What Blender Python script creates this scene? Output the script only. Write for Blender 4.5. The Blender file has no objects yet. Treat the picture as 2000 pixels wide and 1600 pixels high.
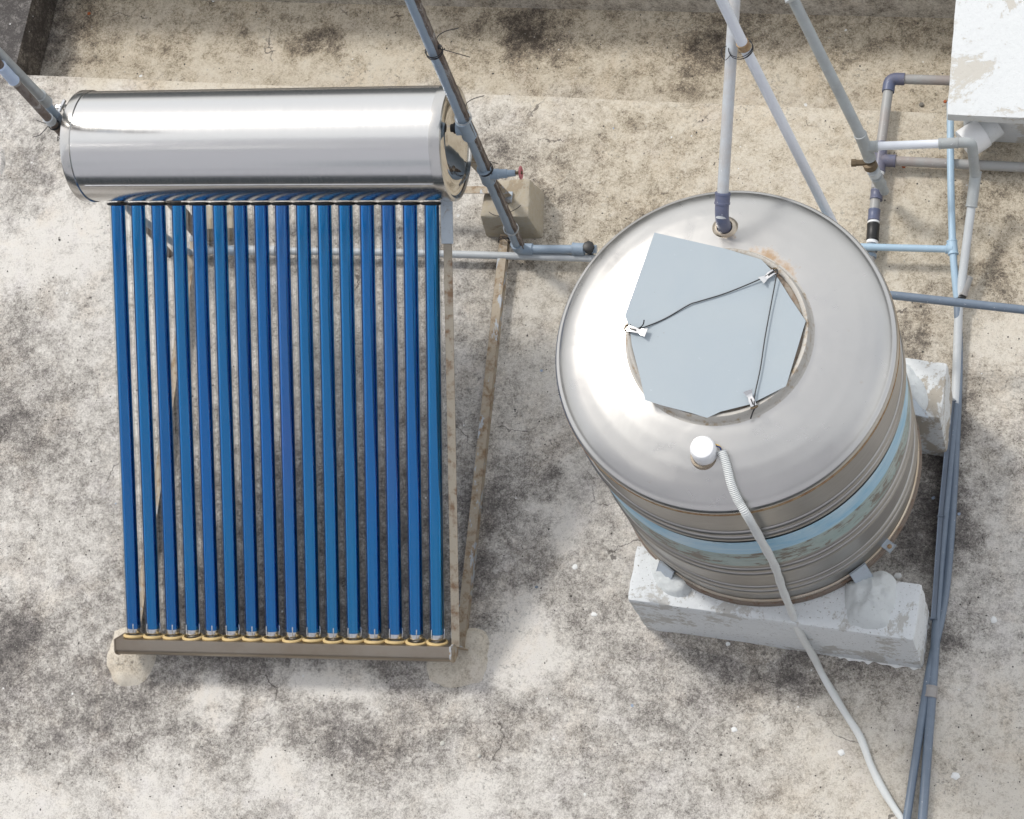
import bpy, bmesh, math, random
import numpy as np
from mathutils import Vector, Matrix, noise as mnoise
random.seed(4); R_ = math.radians
S = bpy.context.scene; COL = S.collection

# ------------------------------------------------------------------ camera
F, P_, ROLL, YAW = 4024.6, 0.4146, -0.6216, 0.6872
CAM = Vector((2.683, -3.0771, 7.0444))
MR = Matrix.Rotation(YAW, 3, 'Z') @ Matrix.Rotation(P_, 3, 'X') @ Matrix.Rotation(ROLL, 3, 'Z')
cd = bpy.data.cameras.new('camera'); cam = bpy.data.objects.new('camera', cd); COL.objects.link(cam)
cd.sensor_width = 36; cd.sensor_fit = 'HORIZONTAL'; cd.lens = 36 * F / 2000; cd.clip_end = 500
cam.matrix_world = Matrix.Translation(CAM) @ MR.to_4x4(); S.camera = cam

# ------------------------------------------------------------------ world and sun
SUN = Vector((-0.50, 0.39, 0.78)).normalized()
EL = math.asin(SUN.z); AZ = math.atan2(SUN.x, SUN.y)
w = bpy.data.worlds.new('World'); S.world = w; w.use_nodes = True
nt = w.node_tree; bg = nt.nodes['Background']
sky = nt.nodes.new('ShaderNodeTexSky'); sky.sky_type = 'NISHITA'; sky.sun_disc = False
sky.sun_elevation = EL; sky.sun_rotation = AZ; sky.dust_density = 4.0; sky.air_density = 1.0; sky.ozone_density = 1.0
tc = nt.nodes.new('ShaderNodeTexCoord')
cn = nt.nodes.new('ShaderNodeTexNoise'); cn.inputs['Scale'].default_value = 1.7; cn.inputs['Detail'].default_value = 5
cr = nt.nodes.new('ShaderNodeMapRange'); cr.inputs[1].default_value = .32; cr.inputs[2].default_value = .62
cr.inputs[3].default_value = .62; cr.inputs[4].default_value = 1.0
mx = nt.nodes.new('ShaderNodeMix'); mx.data_type = 'RGBA'; mx.inputs[7].default_value = (6.9, 7.0, 7.15, 1)
nt.links.new(tc.outputs['Generated'], cn.inputs['Vector']); nt.links.new(cn.outputs['Fac'], cr.inputs[0])
nt.links.new(cr.outputs[0], mx.inputs[0]); nt.links.new(sky.outputs[0], mx.inputs[6])
nt.links.new(mx.outputs[2], bg.inputs['Color']); bg.inputs['Strength'].default_value = 0.13
ld = bpy.data.lights.new('sun', 'SUN'); ld.energy = 1.55; ld.angle = R_(9); ld.color = (1, .965, .91)
sun = bpy.data.objects.new('sun', ld); COL.objects.link(sun); sun.rotation_euler = SUN.to_track_quat('Z', 'Y').to_euler()
S.view_settings.view_transform = 'Standard'; S.view_settings.look = 'None'; S.view_settings.exposure = 0.34
S.cycles.max_bounces = 8; S.cycles.transparent_max_bounces = 24

# ------------------------------------------------------------------ helpers
def at(px, py, z):
    d = MR @ Vector(((px - 1000) / F, -(py - 800) / F, -1))
    return CAM + d * ((z - CAM.z) / d.z)
def pix(p):
    q = MR.transposed() @ (Vector(p) - CAM)
    return 1000 + F * q.x / -q.z, 800 - F * q.y / -q.z
def tag(o, label, cat, group=None, kind=None):
    if label: o['label'] = label
    if cat: o['category'] = cat
    if group: o['group'] = group
    if kind: o['kind'] = kind
    return o
def thing(name, label, cat, loc=(0, 0, 0), group=None):
    o = bpy.data.objects.new(name, None); COL.objects.link(o); o.location = loc; o.empty_display_size = .1
    return tag(o, label, cat, group)
def obj(name, bm, mat, parent=None, smooth=True, ang=35):
    bmesh.ops.recalc_face_normals(bm, faces=bm.faces)
    me = bpy.data.meshes.new(name)
    if parent is not None:
        off = root_loc(parent)
        bmesh.ops.translate(bm, verts=bm.verts, vec=-off)
    bm.to_mesh(me); bm.free()
    for m in (mat if isinstance(mat, (list, tuple)) else [mat]): me.materials.append(m)
    if smooth:
        for p in me.polygons: p.use_smooth = True
        try: me.set_sharp_from_angle(angle=R_(ang))
        except Exception: pass
    o = bpy.data.objects.new(name, me); COL.objects.link(o)
    if parent is not None: o.parent = parent
    return o
def root_loc(p):
    v = Vector(p.location)
    while p.parent: p = p.parent; v += Vector(p.location)
    return v
def part(name, mat, parent, fn, *a, **k):
    bm = bmesh.new(); fn(bm, *a, **k); return obj(name, bm, mat, parent)
def frame(d):
    d = Vector(d).normalized()
    u = d.cross(Vector((0, 0, 1)))
    if u.length < 1e-3: u = Vector((1, 0, 0))
    u.normalize(); return u, d.cross(u).normalized(), d
def tube(bm, pts, r, seg=20, cap=True):
    """swept round tube, r may be a list"""
    pts = [Vector(p) for p in pts]; n = len(pts)
    rs = r if isinstance(r, (list, tuple)) else [r] * n
    u = None; rings = []
    for i, p in enumerate(pts):
        d = (pts[min(i + 1, n - 1)] - pts[max(i - 1, 0)]).normalized()
        if u is None: u = frame(d)[0]
        else: u = (u - d * u.dot(d)).normalized()
        v = d.cross(u)
        rings.append([bm.verts.new(p + (u * math.cos(t) + v * math.sin(t)) * rs[i]) for t in [2 * math.pi * k / seg for k in range(seg)]])
    for a, b in zip(rings, rings[1:]):
        for k in range(seg): bm.faces.new((a[k], a[(k + 1) % seg], b[(k + 1) % seg], b[k]))
    if cap: bm.faces.new(rings[0][::-1]); bm.faces.new(rings[-1])
def bend(pts, r, n=6):
    """round the corners of a polyline with radius r"""
    pts = [Vector(p) for p in pts]; out = [pts[0]]
    for a, b, c in zip(pts, pts[1:], pts[2:]):
        d1 = (a - b); d2 = (c - b); k = min(r, d1.length * .49, d2.length * .49)
        p, q = b + d1.normalized() * k, b + d2.normalized() * k
        for i in range(n + 1):
            t = i / n; out.append(p * (1 - t) ** 2 + b * 2 * t * (1 - t) + q * t * t)
    out.append(pts[-1]); return out
def spline(pts, n=8):
    pts = [Vector(p) for p in pts]; out = []
    P = [pts[0]] + pts + [pts[-1]]
    for i in range(1, len(P) - 2):
        a, b, c, d = P[i - 1:i + 3]
        for k in range(n):
            t = k / n
            out.append(.5 * ((2 * b) + (c - a) * t + (2 * a - 5 * b + 4 * c - d) * t * t + (3 * b - a - 3 * c + d) * t ** 3))
    out.append(pts[-1]); return out
def beam(bm, a, b, w, h, up=(0, 0, 1), bev=.0015):
    a, b = Vector(a), Vector(b); d = (b - a).normalized(); up = Vector(up)
    s = d.cross(up).normalized(); u = s.cross(d).normalized()
    r = bmesh.ops.create_cube(bm, size=1); L = (b - a).length
    M = Matrix((( s.x, d.x, u.x), (s.y, d.y, u.y), (s.z, d.z, u.z)))
    for v in r['verts']: v.co = (a + b) / 2 + M @ Vector((v.co.x * w, v.co.y * L, v.co.z * h))
    if bev:
        es = list({e for v in r['verts'] for e in v.link_edges})
        bmesh.ops.bevel(bm, geom=es, offset=bev, segments=1, affect='EDGES')
def angle_iron(bm, a, b, w, t=.003, up=(0, 0, 1), side=1):
    """L section: one flange flat (normal up), one hanging down along one side"""
    a, b = Vector(a), Vector(b); d = (b - a).normalized(); up = Vector(up)
    s = d.cross(up).normalized(); u = s.cross(d).normalized()
    beam(bm, a, b, w, t, up, .0006)
    o = s * side * (w / 2 - t / 2) - u * (w / 2 + t * .4)
    beam(bm, a + o, b + o, t, w, up, .0006)
def lathe(bm, prof, c=(0, 0, 0), seg=96, axis=(0, 0, 1), close=False):
    c = Vector(c); u, v, d = frame(axis); rings = []
    for r, z in prof:
        if r < 1e-6: rings.append([bm.verts.new(c + d * z)])
        else: rings.append([bm.verts.new(c + d * z + (u * math.cos(t) + v * math.sin(t)) * r) for t in [2 * math.pi * k / seg for k in range(seg)]])
    if close: rings.append(rings[0])
    for a, b in zip(rings, rings[1:]):
        for k in range(seg):
            k2 = (k + 1) % seg
            if len(a) == 1 and len(b) == 1: continue
            if len(a) == 1: bm.faces.new((a[0], b[k2], b[k]))
            elif len(b) == 1: bm.faces.new((a[k], a[k2], b[0]))
            else: bm.faces.new((a[k], a[k2], b[k2], b[k]))
def prism(bm, top, bot):
    a = [bm.verts.new(p) for p in top]; b = [bm.verts.new(p) for p in bot]; n = len(a)
    bm.faces.new(a); bm.faces.new(b[::-1])
    for k in range(n): bm.faces.new((a[k], b[k], b[(k + 1) % n], a[(k + 1) % n]))
def collar(bm, a, b, r, lip=.002):
    """pipe socket with slightly thicker lips"""
    a, b = Vector(a), Vector(b); L = (b - a).length; d = (b - a).normalized(); e = min(.006, L * .2)
    tube(bm, [a, a + d * .001, a + d * e, a + d * (e + .001), b - d * (e + .001), b - d * e, b - d * .001, b],
         [r, r + lip, r + lip, r + lip * .4, r + lip * .4, r + lip, r + lip, r])

# ------------------------------------------------------------------ materials
class NB:
    def __init__(s, name):
        s.m = bpy.data.materials.new(name); s.m.use_nodes = True; s.t = s.m.node_tree
        s.b = s.t.nodes['Principled BSDF']; s.tc = s.t.nodes.new('ShaderNodeTexCoord')
    def n(s, k, **kw):
        x = s.t.nodes.new(k)
        for a, v in kw.items(): setattr(x, a, v)
        return x
    def L(s, a, b): s.t.links.new(a, b)
    def val(s, sock, v):
        if isinstance(v, (int, float)): sock.default_value = v
        elif isinstance(v, tuple): sock.default_value = v if len(v) == 4 or len(sock.default_value) == 3 else (*v, 1)
        else: s.L(v, sock)
    def noise(s, sc, det=6, ro=.6, vec=None, dist=0, w=None):
        x = s.n('ShaderNodeTexNoise'); x.inputs['Scale'].default_value = sc; x.inputs['Detail'].default_value = det
        x.inputs['Roughness'].default_value = ro; x.inputs['Distortion'].default_value = dist
        s.L(vec or s.tc.outputs['Object'], x.inputs['Vector']); return x.outputs['Fac']
    def math(s, op, a, b=0.0, c=0.0, clamp=False):
        x = s.n('ShaderNodeMath', operation=op); x.use_clamp = clamp
        s.val(x.inputs[0], a); s.val(x.inputs[1], b)
        if op == 'MULTIPLY_ADD': s.val(x.inputs[2], c)
        return x.outputs[0]
    def rng(s, v, a, b, c=0., d=1.):
        x = s.n('ShaderNodeMapRange'); s.L(v, x.inputs[0])
        for i, q in zip((1, 2, 3, 4), (a, b, c, d)): x.inputs[i].default_value = q
        return x.outputs[0]
    def mix(s, f, a, b, mode='MIX'):
        x = s.n('ShaderNodeMix', data_type='RGBA', blend_type=mode)
        s.val(x.inputs[0], f); s.val(x.inputs[6], a); s.val(x.inputs[7], b); return x.outputs[2]
    def ramp(s, v, stops):
        x = s.n('ShaderNodeValToRGB'); s.L(v, x.inputs[0]); e = x.color_ramp.elements
        while len(e) < len(stops): e.new(.5)
        for q, (p, c) in zip(e, stops): q.position = p; q.color = (*c, 1)
        return x.outputs[0]
    def mapping(s, scale, rot=(0, 0, 0)):
        x = s.n('ShaderNodeMapping'); x.inputs['Scale'].default_value = scale; x.inputs['Rotation'].default_value = rot
        s.L(s.tc.outputs['Object'], x.inputs[0]); return x.outputs[0]
    def vor(s, sc, vec=None, feat='F1'):
        x = s.n('ShaderNodeTexVoronoi', feature=feat); x.inputs['Scale'].default_value = sc
        s.L(vec or s.tc.outputs['Object'], x.inputs['Vector']); return x
    def bump(s, h, st=.5, dist=.002):
        x = s.n('ShaderNodeBump'); x.inputs['Strength'].default_value = st; x.inputs['Distance'].default_value = dist
        s.L(h, x.inputs['Height']); s.L(x.outputs[0], s.b.inputs['Normal']); return x
    def attr(s, name):
        x = s.n('ShaderNodeAttribute', attribute_name=name); return x.outputs['Fac']
    def set(s, **k):
        for a, v in k.items(): s.val(s.b.inputs[a.replace('_', ' ')], v)
        return s

def concrete(name='weathered_concrete', tone=None, warm=None, dots=True):
    b = NB(name)
    t = b.attr('tone') if tone is None else tone
    wm = b.attr('warm') if warm is None else warm
    n1 = b.noise(3.2, 4, .55, dist=.3); n2 = b.noise(13, 15, .80); n4 = b.noise(230, 3, .7)
    def cells(sc):
        q = b.n('ShaderNodeSeparateColor'); b.L(b.vor(sc).outputs['Color'], q.inputs[0]); return q.outputs[0]
    g1, g2, g3 = cells(95), cells(210), cells(420)
    v = b.math('MULTIPLY_ADD', n1, .20, t); v = b.math('MULTIPLY_ADD', n2, 2.15, v); v = b.math('ADD', v, -1.125)
    v = b.math('MULTIPLY_ADD', g1, .17, v); v = b.math('MULTIPLY_ADD', g2, .26, v); v = b.math('MULTIPLY_ADD', g3, .20, v); v = b.math('ADD', v, -.315, clamp=True)
    cool = b.ramp(v, [(0, (.095, .089, .087)), (.25, (.185, .175, .170)), (.42, (.285, .273, .262)), (.56, (.41, .395, .378)), (.72, (.57, .552, .528)), (1, (.79, .77, .735))])
    wrm = b.ramp(v, [(0, (.075, .062, .050)), (.25, (.19, .16, .125)), (.42, (.33, .28, .21)), (.56, (.46, .40, .305)), (.70, (.58, .51, .40)), (1, (.70, .64, .53))])
    col = b.mix(wm, cool, wrm)
    hue = b.noise(4.5, 7, .7, dist=.4)
    col = b.mix(b.rng(hue, .50, .68, 0, .22), col, b.mix(1.0, col, (1.0, .86, .70), 'MULTIPLY'))
    col = b.mix(b.rng(b.noise(6.1, 6, .7), .52, .70, 0, .35), col, b.mix(1.0, col, (.93, .92, 1.0), 'MULTIPLY'))
    # dark lichen freckles gathering in clumps
    fk = b.noise(62, 5, .7); cl = b.noise(4.3, 6, .7)
    f = b.math('MULTIPLY', b.rng(fk, .53, .62), b.rng(cl, .50, .64), clamp=True)
    col = b.mix(b.math('MULTIPLY', f, .62), col, (.06, .055, .05))
    # fine pores
    po = b.rng(b.noise(240, 3, .6), .60, .70)
    col = b.mix(b.math('MULTIPLY', po, .45), col, (.07, .065, .06))
    if dots:   # hairline cracks
        wv = b.n('ShaderNodeVectorMath', operation='ADD'); wn = b.n('ShaderNodeTexNoise'); wn.inputs['Scale'].default_value = 5; wn.inputs['Detail'].default_value = 6
        b.L(b.tc.outputs['Object'], wn.inputs['Vector']); sc_ = b.n('ShaderNodeVectorMath', operation='SCALE'); b.L(wn.outputs['Color'], sc_.inputs[0]); sc_.inputs['Scale'].default_value = .35
        b.L(b.tc.outputs['Object'], wv.inputs[0]); b.L(sc_.outputs[0], wv.inputs[1])
        ve = b.vor(1.3, wv.outputs[0], 'DISTANCE_TO_EDGE'); ck = b.math('MULTIPLY', b.math('LESS_THAN', ve.outputs['Distance'], .0035), b.rng(n1, .57, .62), clamp=True)
        col = b.mix(b.math('MULTIPLY', ck, .7), col, (.07, .06, .055))
        for sc, th, sel, c in ((7, .05, .86, (.80, .80, .78)), (26, .09, .95, (.78, .78, .77)), (11, .06, .95, (.34, .42, .55))):
            vv = b.vor(sc); rnd = b.n('ShaderNodeSeparateColor'); b.L(vv.outputs['Color'], rnd.inputs[0])
            wob = b.math('MULTIPLY_ADD', b.noise(60, 2), .10, vv.outputs['Distance'])
            m = b.math('MULTIPLY', b.math('LESS_THAN', wob, th + .05), b.math('GREATER_THAN', rnd.outputs[0], sel))
            col = b.mix(m, col, c)
    h = b.math('MULTIPLY_ADD', n4, .5, b.math('MULTIPLY', g1, .12)); h = b.math('MULTIPLY_ADD', n2, 1.0, h)
    h = b.math('MULTIPLY_ADD', po, -.25, h)
    b.set(Base_Color=col, Roughness=.92, Specular_IOR_Level=.25); b.bump(h, .75, .012); return b.m

def white_paint(name, stain=.5, base=(.74, .76, .77), under=(.36, .31, .24), pit=1.0):
    b = NB(name); n = b.noise(5, 8, .72, dist=.5); n2 = b.noise(55, 5, .75)
    c = b.mix(b.math('MULTIPLY', b.rng(n2, .35, .75), .30), base, (.50, .52, .53))
    m = b.rng(b.math('MULTIPLY_ADD', n2, .25, n), .78 - stain * .12, .82 - stain * .12)
    c = b.mix(b.math('MULTIPLY', m, .8), c, under)
    pits = b.rng(b.noise(95, 3, .7), .62, .68); c = b.mix(b.math('MULTIPLY', pits, .55 * pit), c, (.2, .19, .17))
    b.set(Base_Color=c, Roughness=.8, Specular_IOR_Level=.3)
    b.bump(b.math('MULTIPLY_ADD', n2, .7, b.math('MULTIPLY_ADD', m, -.3, n)), .6, .006); return b.m

def steel(name, col=(.62, .62, .61), rough=.14, dirt=.0, brush=(1, 90, 90), dirtcol=(.25, .20, .15), wav=.0, bumpst=.03):
    b = NB(name); v = b.mapping(brush); n = b.noise(6, 4, .6, v); d = b.noise(3.5, 6, .65)
    c = b.mix(b.rng(d, .45, .75, 0, dirt), col, dirtcol)
    b.set(Base_Color=c, Metallic=1., Roughness=b.rng(n, .3, .7, rough * .75, rough * 1.3))
    if wav: b.bump(b.math('MULTIPLY_ADD', n, .02, b.noise(wav, 3, .45)), bumpst, .05)
    else: b.bump(n, bumpst, .001)
    return b.m

def pvc(name, col, blot=None, amt=.35, rough=.45, sc=14):
    b = NB(name); n = b.noise(sc, 6, .7); n2 = b.noise(90, 4, .7)
    c = b.mix(b.rng(n, .42, .68, 0, amt), col, blot or tuple(x * .62 for x in col))
    c = b.mix(b.math('MULTIPLY', b.rng(n2, .66, .70), .6), c, (.75, .76, .77))
    b.set(Base_Color=c, Roughness=rough); b.bump(n2, .12, .001); return b.m

def rusty(name, paint=(.42, .40, .35), rust=(.20, .11, .055), amt=.5, sc=22, flake=(.50, .56, .62), fl=.0):
    b = NB(name); n = b.noise(sc, 7, .72); n2 = b.noise(sc * 5, 4, .7)
    c = b.mix(b.rng(n, .62 - amt * .3, .72 - amt * .2), paint, rust)
    if fl: c = b.mix(b.rng(b.noise(sc * .6, 5, .7, b.mapping((1.7, .5, 1))), .62 - fl * .25, .64 - fl * .25), c, flake)
    c = b.mix(b.math('MULTIPLY', b.rng(n2, .6, .7), .5), c, tuple(x * .5 for x in rust))
    b.set(Base_Color=c, Roughness=.7, Metallic=.15); b.bump(n, .25, .002); return b.m

def plain(name, col, rough=.5, metal=0., nz=.15, sc=40):
    b = NB(name); n = b.noise(sc, 4, .6)
    b.set(Base_Color=b.mix(b.rng(n, .4, .7, 0, nz * 2), col, tuple(x * .55 for x in col)), Roughness=rough, Metallic=metal); return b.m

M = {}
M['concrete'] = concrete()
M['steel_cyl'] = steel('polished_steel', (.66, .655, .645), .19, 0, (90, 1, 1), wav=2.2, bumpst=.018)
M['steel_cap'] = steel('brushed_cap_steel', (.60, .59, .57), .2, .1, (1, 30, 30))
M['steel_face'] = steel('mirror_face_steel', (.62, .60, .56), .06, .25, (1, 3, 3), wav=9, bumpst=.03)
def dome_mat():
    b = NB('dome_steel'); d = b.noise(5.5, 6, .6, dist=.5); d2 = b.noise(26, 6, .7)
    c = b.mix(b.rng(d, .45, .72, 0, .35), (.55, .54, .52), (.46, .452, .44))
    c = b.mix(b.math('MULTIPLY', b.rng(d2, .66, .74), .25), c, (.42, .33, .22))
    ru = b.attr('rust'); rf = b.rng(b.math('MULTIPLY_ADD', b.math('SUBTRACT', d2, .5), 1.5, ru), .42, .80)
    c = b.mix(b.math('MULTIPLY', rf, .85), c, (.38, .24, .12))
    r = b.math('MULTIPLY_ADD', rf, .35, b.rng(b.noise(9, 6, .7, dist=1.), .35, .7, .27, .38), clamp=True)
    b.set(Base_Color=c, Metallic=b.rng(rf, 0, 1, 1., .2), Roughness=r); b.bump(b.noise(3.6, 2, .4), .09, .05); return b.m
M['dome'] = dome_mat()
M['body'] = steel('tank_wall_steel', (.40, .39, .375), .36, .30, (2, 2, 40), (.26, .235, .20), wav=1.8, bumpst=.02)
def glass_mat():
    b = NB('borosilicate_glass'); t = b.t
    for n in list(t.nodes):
        if n.type == 'BSDF_PRINCIPLED': t.nodes.remove(n)
    out = [n for n in t.nodes if n.type == 'OUTPUT_MATERIAL'][0]
    tr = b.n('ShaderNodeBsdfTransparent'); tr.inputs[0].default_value = (.95, .955, .96, 1)
    gl = b.n('ShaderNodeBsdfGlossy'); gl.inputs['Roughness'].default_value = .04; gl.inputs[0].default_value = (.8, .8, .8, 1)
    lw = b.n('ShaderNodeLayerWeight'); fr5 = b.math('POWER', lw.outputs['Facing'], 4.5); fr = b.math('MULTIPLY_ADD', fr5, .75, .045)
    ms = b.n('ShaderNodeMixShader'); b.L(fr, ms.inputs[0]); b.L(tr.outputs[0], ms.inputs[1]); b.L(gl.outputs[0], ms.inputs[2])
    b.L(ms.outputs[0], out.inputs[0]); return b.m
M['glass'] = glass_mat()
def absorber(name, c0, c1):
    b = NB(name); g = b.n('ShaderNodeSeparateXYZ'); b.L(b.tc.outputs['Object'], g.inputs[0])
    n = b.noise(1.1, 2, .5, b.mapping((.4, 1, 1)))
    c = b.mix(b.rng(n, .35, .65), c0, c1)
    b.set(Base_Color=c, Metallic=1., Roughness=.09); return b.m
AB = [absorber('blue_absorber_' + k, a, c) for k, a, c in (('deep', (.006, .14, .42), (.006, .18, .45)), ('royal', (.006, .15, .47), (.006, .185, .48)), ('teal', (.006, .175, .46), (.008, .21, .47)), ('violet', (.045, .145, .44), (.006, .185, .48)))]
M['silver'] = plain('getter_silver', (.72, .72, .72), .2, 1.)
M['yellow'] = plain('cream_rubber_ring', (.62, .46, .22), .6)
M['black'] = plain('black_rubber', (.012, .012, .013), .45)
M['manifold'] = steel('dull_steel_trough', (.36, .315, .26), .38, .5, (1, 60, 60), (.22, .16, .10))
M['angle'] = rusty('grey_angle_iron', (.30, .27, .22), (.16, .10, .06), .38)
M['rail_rust'] = rusty('rusty_base_rail', (.40, .34, .26), (.24, .16, .09), .45, 30, (.44, .47, .50), .18)
M['painted'] = rusty('chipped_grey_paint_post', (.40, .45, .50), (.22, .15, .09), .18)
M['wood'] = rusty('weathered_pole_paint', (.20, .17, .15), (.12, .085, .065), .5, 20, (.34, .32, .30), .1)
M['blue_pvc'] = pvc('blue_grey_pvc', (.27, .345, .43), (.22, .27, .33))
M['lblue_pvc'] = pvc('light_blue_pvc', (.36, .50, .62), (.30, .40, .50), .4)
M['grey_pvc'] = pvc('grey_pvc', (.36, .385, .39), (.25, .25, .245), .5)
M['tan_pvc'] = pvc('sun_browned_grey_pvc', (.33, .335, .33), (.29, .22, .19), .7, sc=5)
M['inlet_pvc'] = pvc('streaked_pale_pvc', (.50, .54, .57), (.40, .31, .24), .75, sc=3.5)
M['pale_pvc'] = pvc('pale_grey_pvc', (.50, .53, .55), (.40, .41, .41), .4)
M['white_pvc'] = pvc('white_pvc', (.70, .73, .78), (.58, .61, .68), .3, .35)
M['dark_pvc'] = pvc('dark_blue_fitting', (.10, .12, .20), (.17, .15, .17), .8, .4, 9)
M['slate_pvc'] = pvc('slate_pvc', (.17, .21, .27), (.12, .15, .19), .4)
M['conduit'] = pvc('steel_blue_conduit', (.14, .18, .235), (.20, .25, .31), .5, .35)
M['brass'] = plain('dull_brass', (.16, .12, .075), .55, .5)
M['red'] = plain('faded_red_handwheel', (.50, .16, .17), .5)
M['white_plastic'] = plain('white_plastic', (.80, .81, .82), .35, 0, .04)
M['hose'] = plain('cream_white_hose', (.66, .68, .67), .45, 0, .10, 12)
def lid_mat():
    b = NB('painted_lid_sheet'); n = b.noise(4, 6, .65, dist=.4); n2 = b.noise(28, 5, .75)
    c = b.mix(b.rng(n, .35, .65, 0, .8), (.335, .39, .43), (.36, .41, .44))
    c = b.mix(b.math('MULTIPLY', b.rng(n2, .66, .76), .6), c, (.62, .68, .72))
    c = b.mix(b.math('MULTIPLY', b.rng(b.noise(130, 2), .75, .78), .7), c, (.2, .17, .13))
    b.set(Base_Color=c, Roughness=.5, Specular_IOR_Level=.4); b.bump(n, .1, .01); return b.m
M['lid'] = lid_mat()
def band_mat(name, a, bb, under, th):
    b = NB(name); v = b.mapping((1, 1, 2.2)); n = b.noise(4.5, 7, .7, v, .6); n2 = b.noise(11, 7, .75, v, .6)
    c = b.mix(b.rng(n, .38, .66), a, bb); k = b.rng(n2, th, th + .05)
    c = b.mix(k, c, under); b.set(Base_Color=c, Roughness=.55, Metallic=b.rng(k, 0, 1, 0, .6)); return b.m
M['band_blue'] = band_mat('sky_blue_band', (.50, .66, .75), (.24, .50, .68), (.42, .44, .44), .64)
M['band_green'] = band_mat('worn_green_band', (.40, .47, .44), (.26, .36, .35), (.24, .215, .185), .50)
M['collar'] = rusty('cream_stained_collar', (.50, .48, .44), (.34, .26, .17), .3, 30)
M['hatch'] = rusty('brown_stained_hatch', (.34, .30, .25), (.24, .15, .09), .5, 14)
M['skirt'] = rusty('dark_rusty_skirt', (.20, .16, .13), (.15, .09, .055), .4, 30)
M['rust_edge'] = rusty('rusty_seam', (.36, .26, .15), (.24, .13, .06), .6, 40)
M['seam'] = steel('brown_tinted_seam', (.50, .44, .36), .3, .5, (6, 6, 6), (.34, .22, .11))
M['white_block'] = white_paint('whitewashed_block', 1.0, (.69, .72, .735), (.44, .43, .40), 1.5)
M['white_block_worn'] = white_paint('whitewashed_block_peeling', 1.35, (.66, .68, .68))
M['hut'] = white_paint('white_roof_paint', 1.0, (.66, .68, .685), (.50, .47, .41), .35)
M['mortar'] = white_paint('pale_mortar', .3, (.52, .51, .46), (.40, .36, .29), .4)
M['mortar_tan'] = concrete('tan_mortar', .86, .8, False)
M['mortar_white'] = white_paint('white_mortar', .3, (.60, .63, .63), (.45, .44, .40), .6)
M['footing'] = white_paint('tan_concrete_footing', .5, (.40, .345, .255), (.30, .24, .165), .5)
M['wire'] = plain('black_wire', (.015, .015, .018), .5)
M['pale_wire'] = plain('galvanised_wire', (.45, .48, .5), .4, .7)

# ------------------------------------------------------------------ roof and gutter
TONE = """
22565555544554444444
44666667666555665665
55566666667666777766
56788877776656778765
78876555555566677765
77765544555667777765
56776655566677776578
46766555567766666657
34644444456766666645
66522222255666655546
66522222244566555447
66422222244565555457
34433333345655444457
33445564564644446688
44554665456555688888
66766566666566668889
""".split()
TONE = np.array([[int(c) for c in r] for r in TONE], float)  # stains and dirt, with the shade under the tubes painted in
BLOBS = [  # (px, py, radius px, amount) particular pale and dark patches
 (590,1325,45,.32),(680,1320,60,.36),(650,1360,40,.25),(420,1370,45,.30),(400,1330,35,.2),(540,1500,40,.3),(730,1390,35,.25),(510,1395,25,.2),
 (1030,1260,70,.34),(1010,1190,40,.25),(1020,1310,45,.25),(910,1575,50,.25),(905,1525,30,.2),(330,1580,90,.15),(60,1560,70,.2),(600,1560,60,.15),
 (20,510,50,.25),(150,480,70,.18),(110,440,50,.2),(1100,1030,45,.25),(1090,700,60,.10),(1060,590,40,.12),(1080,330,30,.1),
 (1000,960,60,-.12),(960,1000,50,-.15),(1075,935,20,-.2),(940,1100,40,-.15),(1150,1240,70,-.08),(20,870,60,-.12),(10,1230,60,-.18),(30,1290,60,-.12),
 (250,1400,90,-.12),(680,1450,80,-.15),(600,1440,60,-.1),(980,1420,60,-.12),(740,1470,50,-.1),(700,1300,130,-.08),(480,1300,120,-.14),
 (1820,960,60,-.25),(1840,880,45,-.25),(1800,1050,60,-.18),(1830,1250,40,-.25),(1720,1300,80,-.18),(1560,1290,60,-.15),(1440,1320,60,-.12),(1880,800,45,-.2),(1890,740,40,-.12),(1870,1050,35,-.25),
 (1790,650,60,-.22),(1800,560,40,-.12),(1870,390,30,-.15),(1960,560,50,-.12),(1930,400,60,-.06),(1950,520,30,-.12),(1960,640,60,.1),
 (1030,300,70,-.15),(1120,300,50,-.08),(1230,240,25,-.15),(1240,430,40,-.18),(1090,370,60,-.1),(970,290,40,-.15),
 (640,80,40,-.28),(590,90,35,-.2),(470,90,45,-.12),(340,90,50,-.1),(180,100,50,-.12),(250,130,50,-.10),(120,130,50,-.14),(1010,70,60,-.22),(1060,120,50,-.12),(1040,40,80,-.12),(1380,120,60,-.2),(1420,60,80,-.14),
 (1160,80,60,-.05),(1200,130,50,.10),(1500,130,100,.06),(720,140,60,.16),(520,90,40,.14),(420,150,80,.10),(790,120,30,.14),(600,150,60,.12),
 (40,50,60,-.22),(20,120,60,-.2),(10,20,50,-.12),(40,170,40,.10),(180,160,90,.22),(15,270,50,.05),(60,330,50,-.1),(150,300,40,-.06),(20,640,60,-.1),(130,760,60,-.06),(150,960,60,-.06)]
BL_ = np.array(BLOBS, float)
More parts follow.
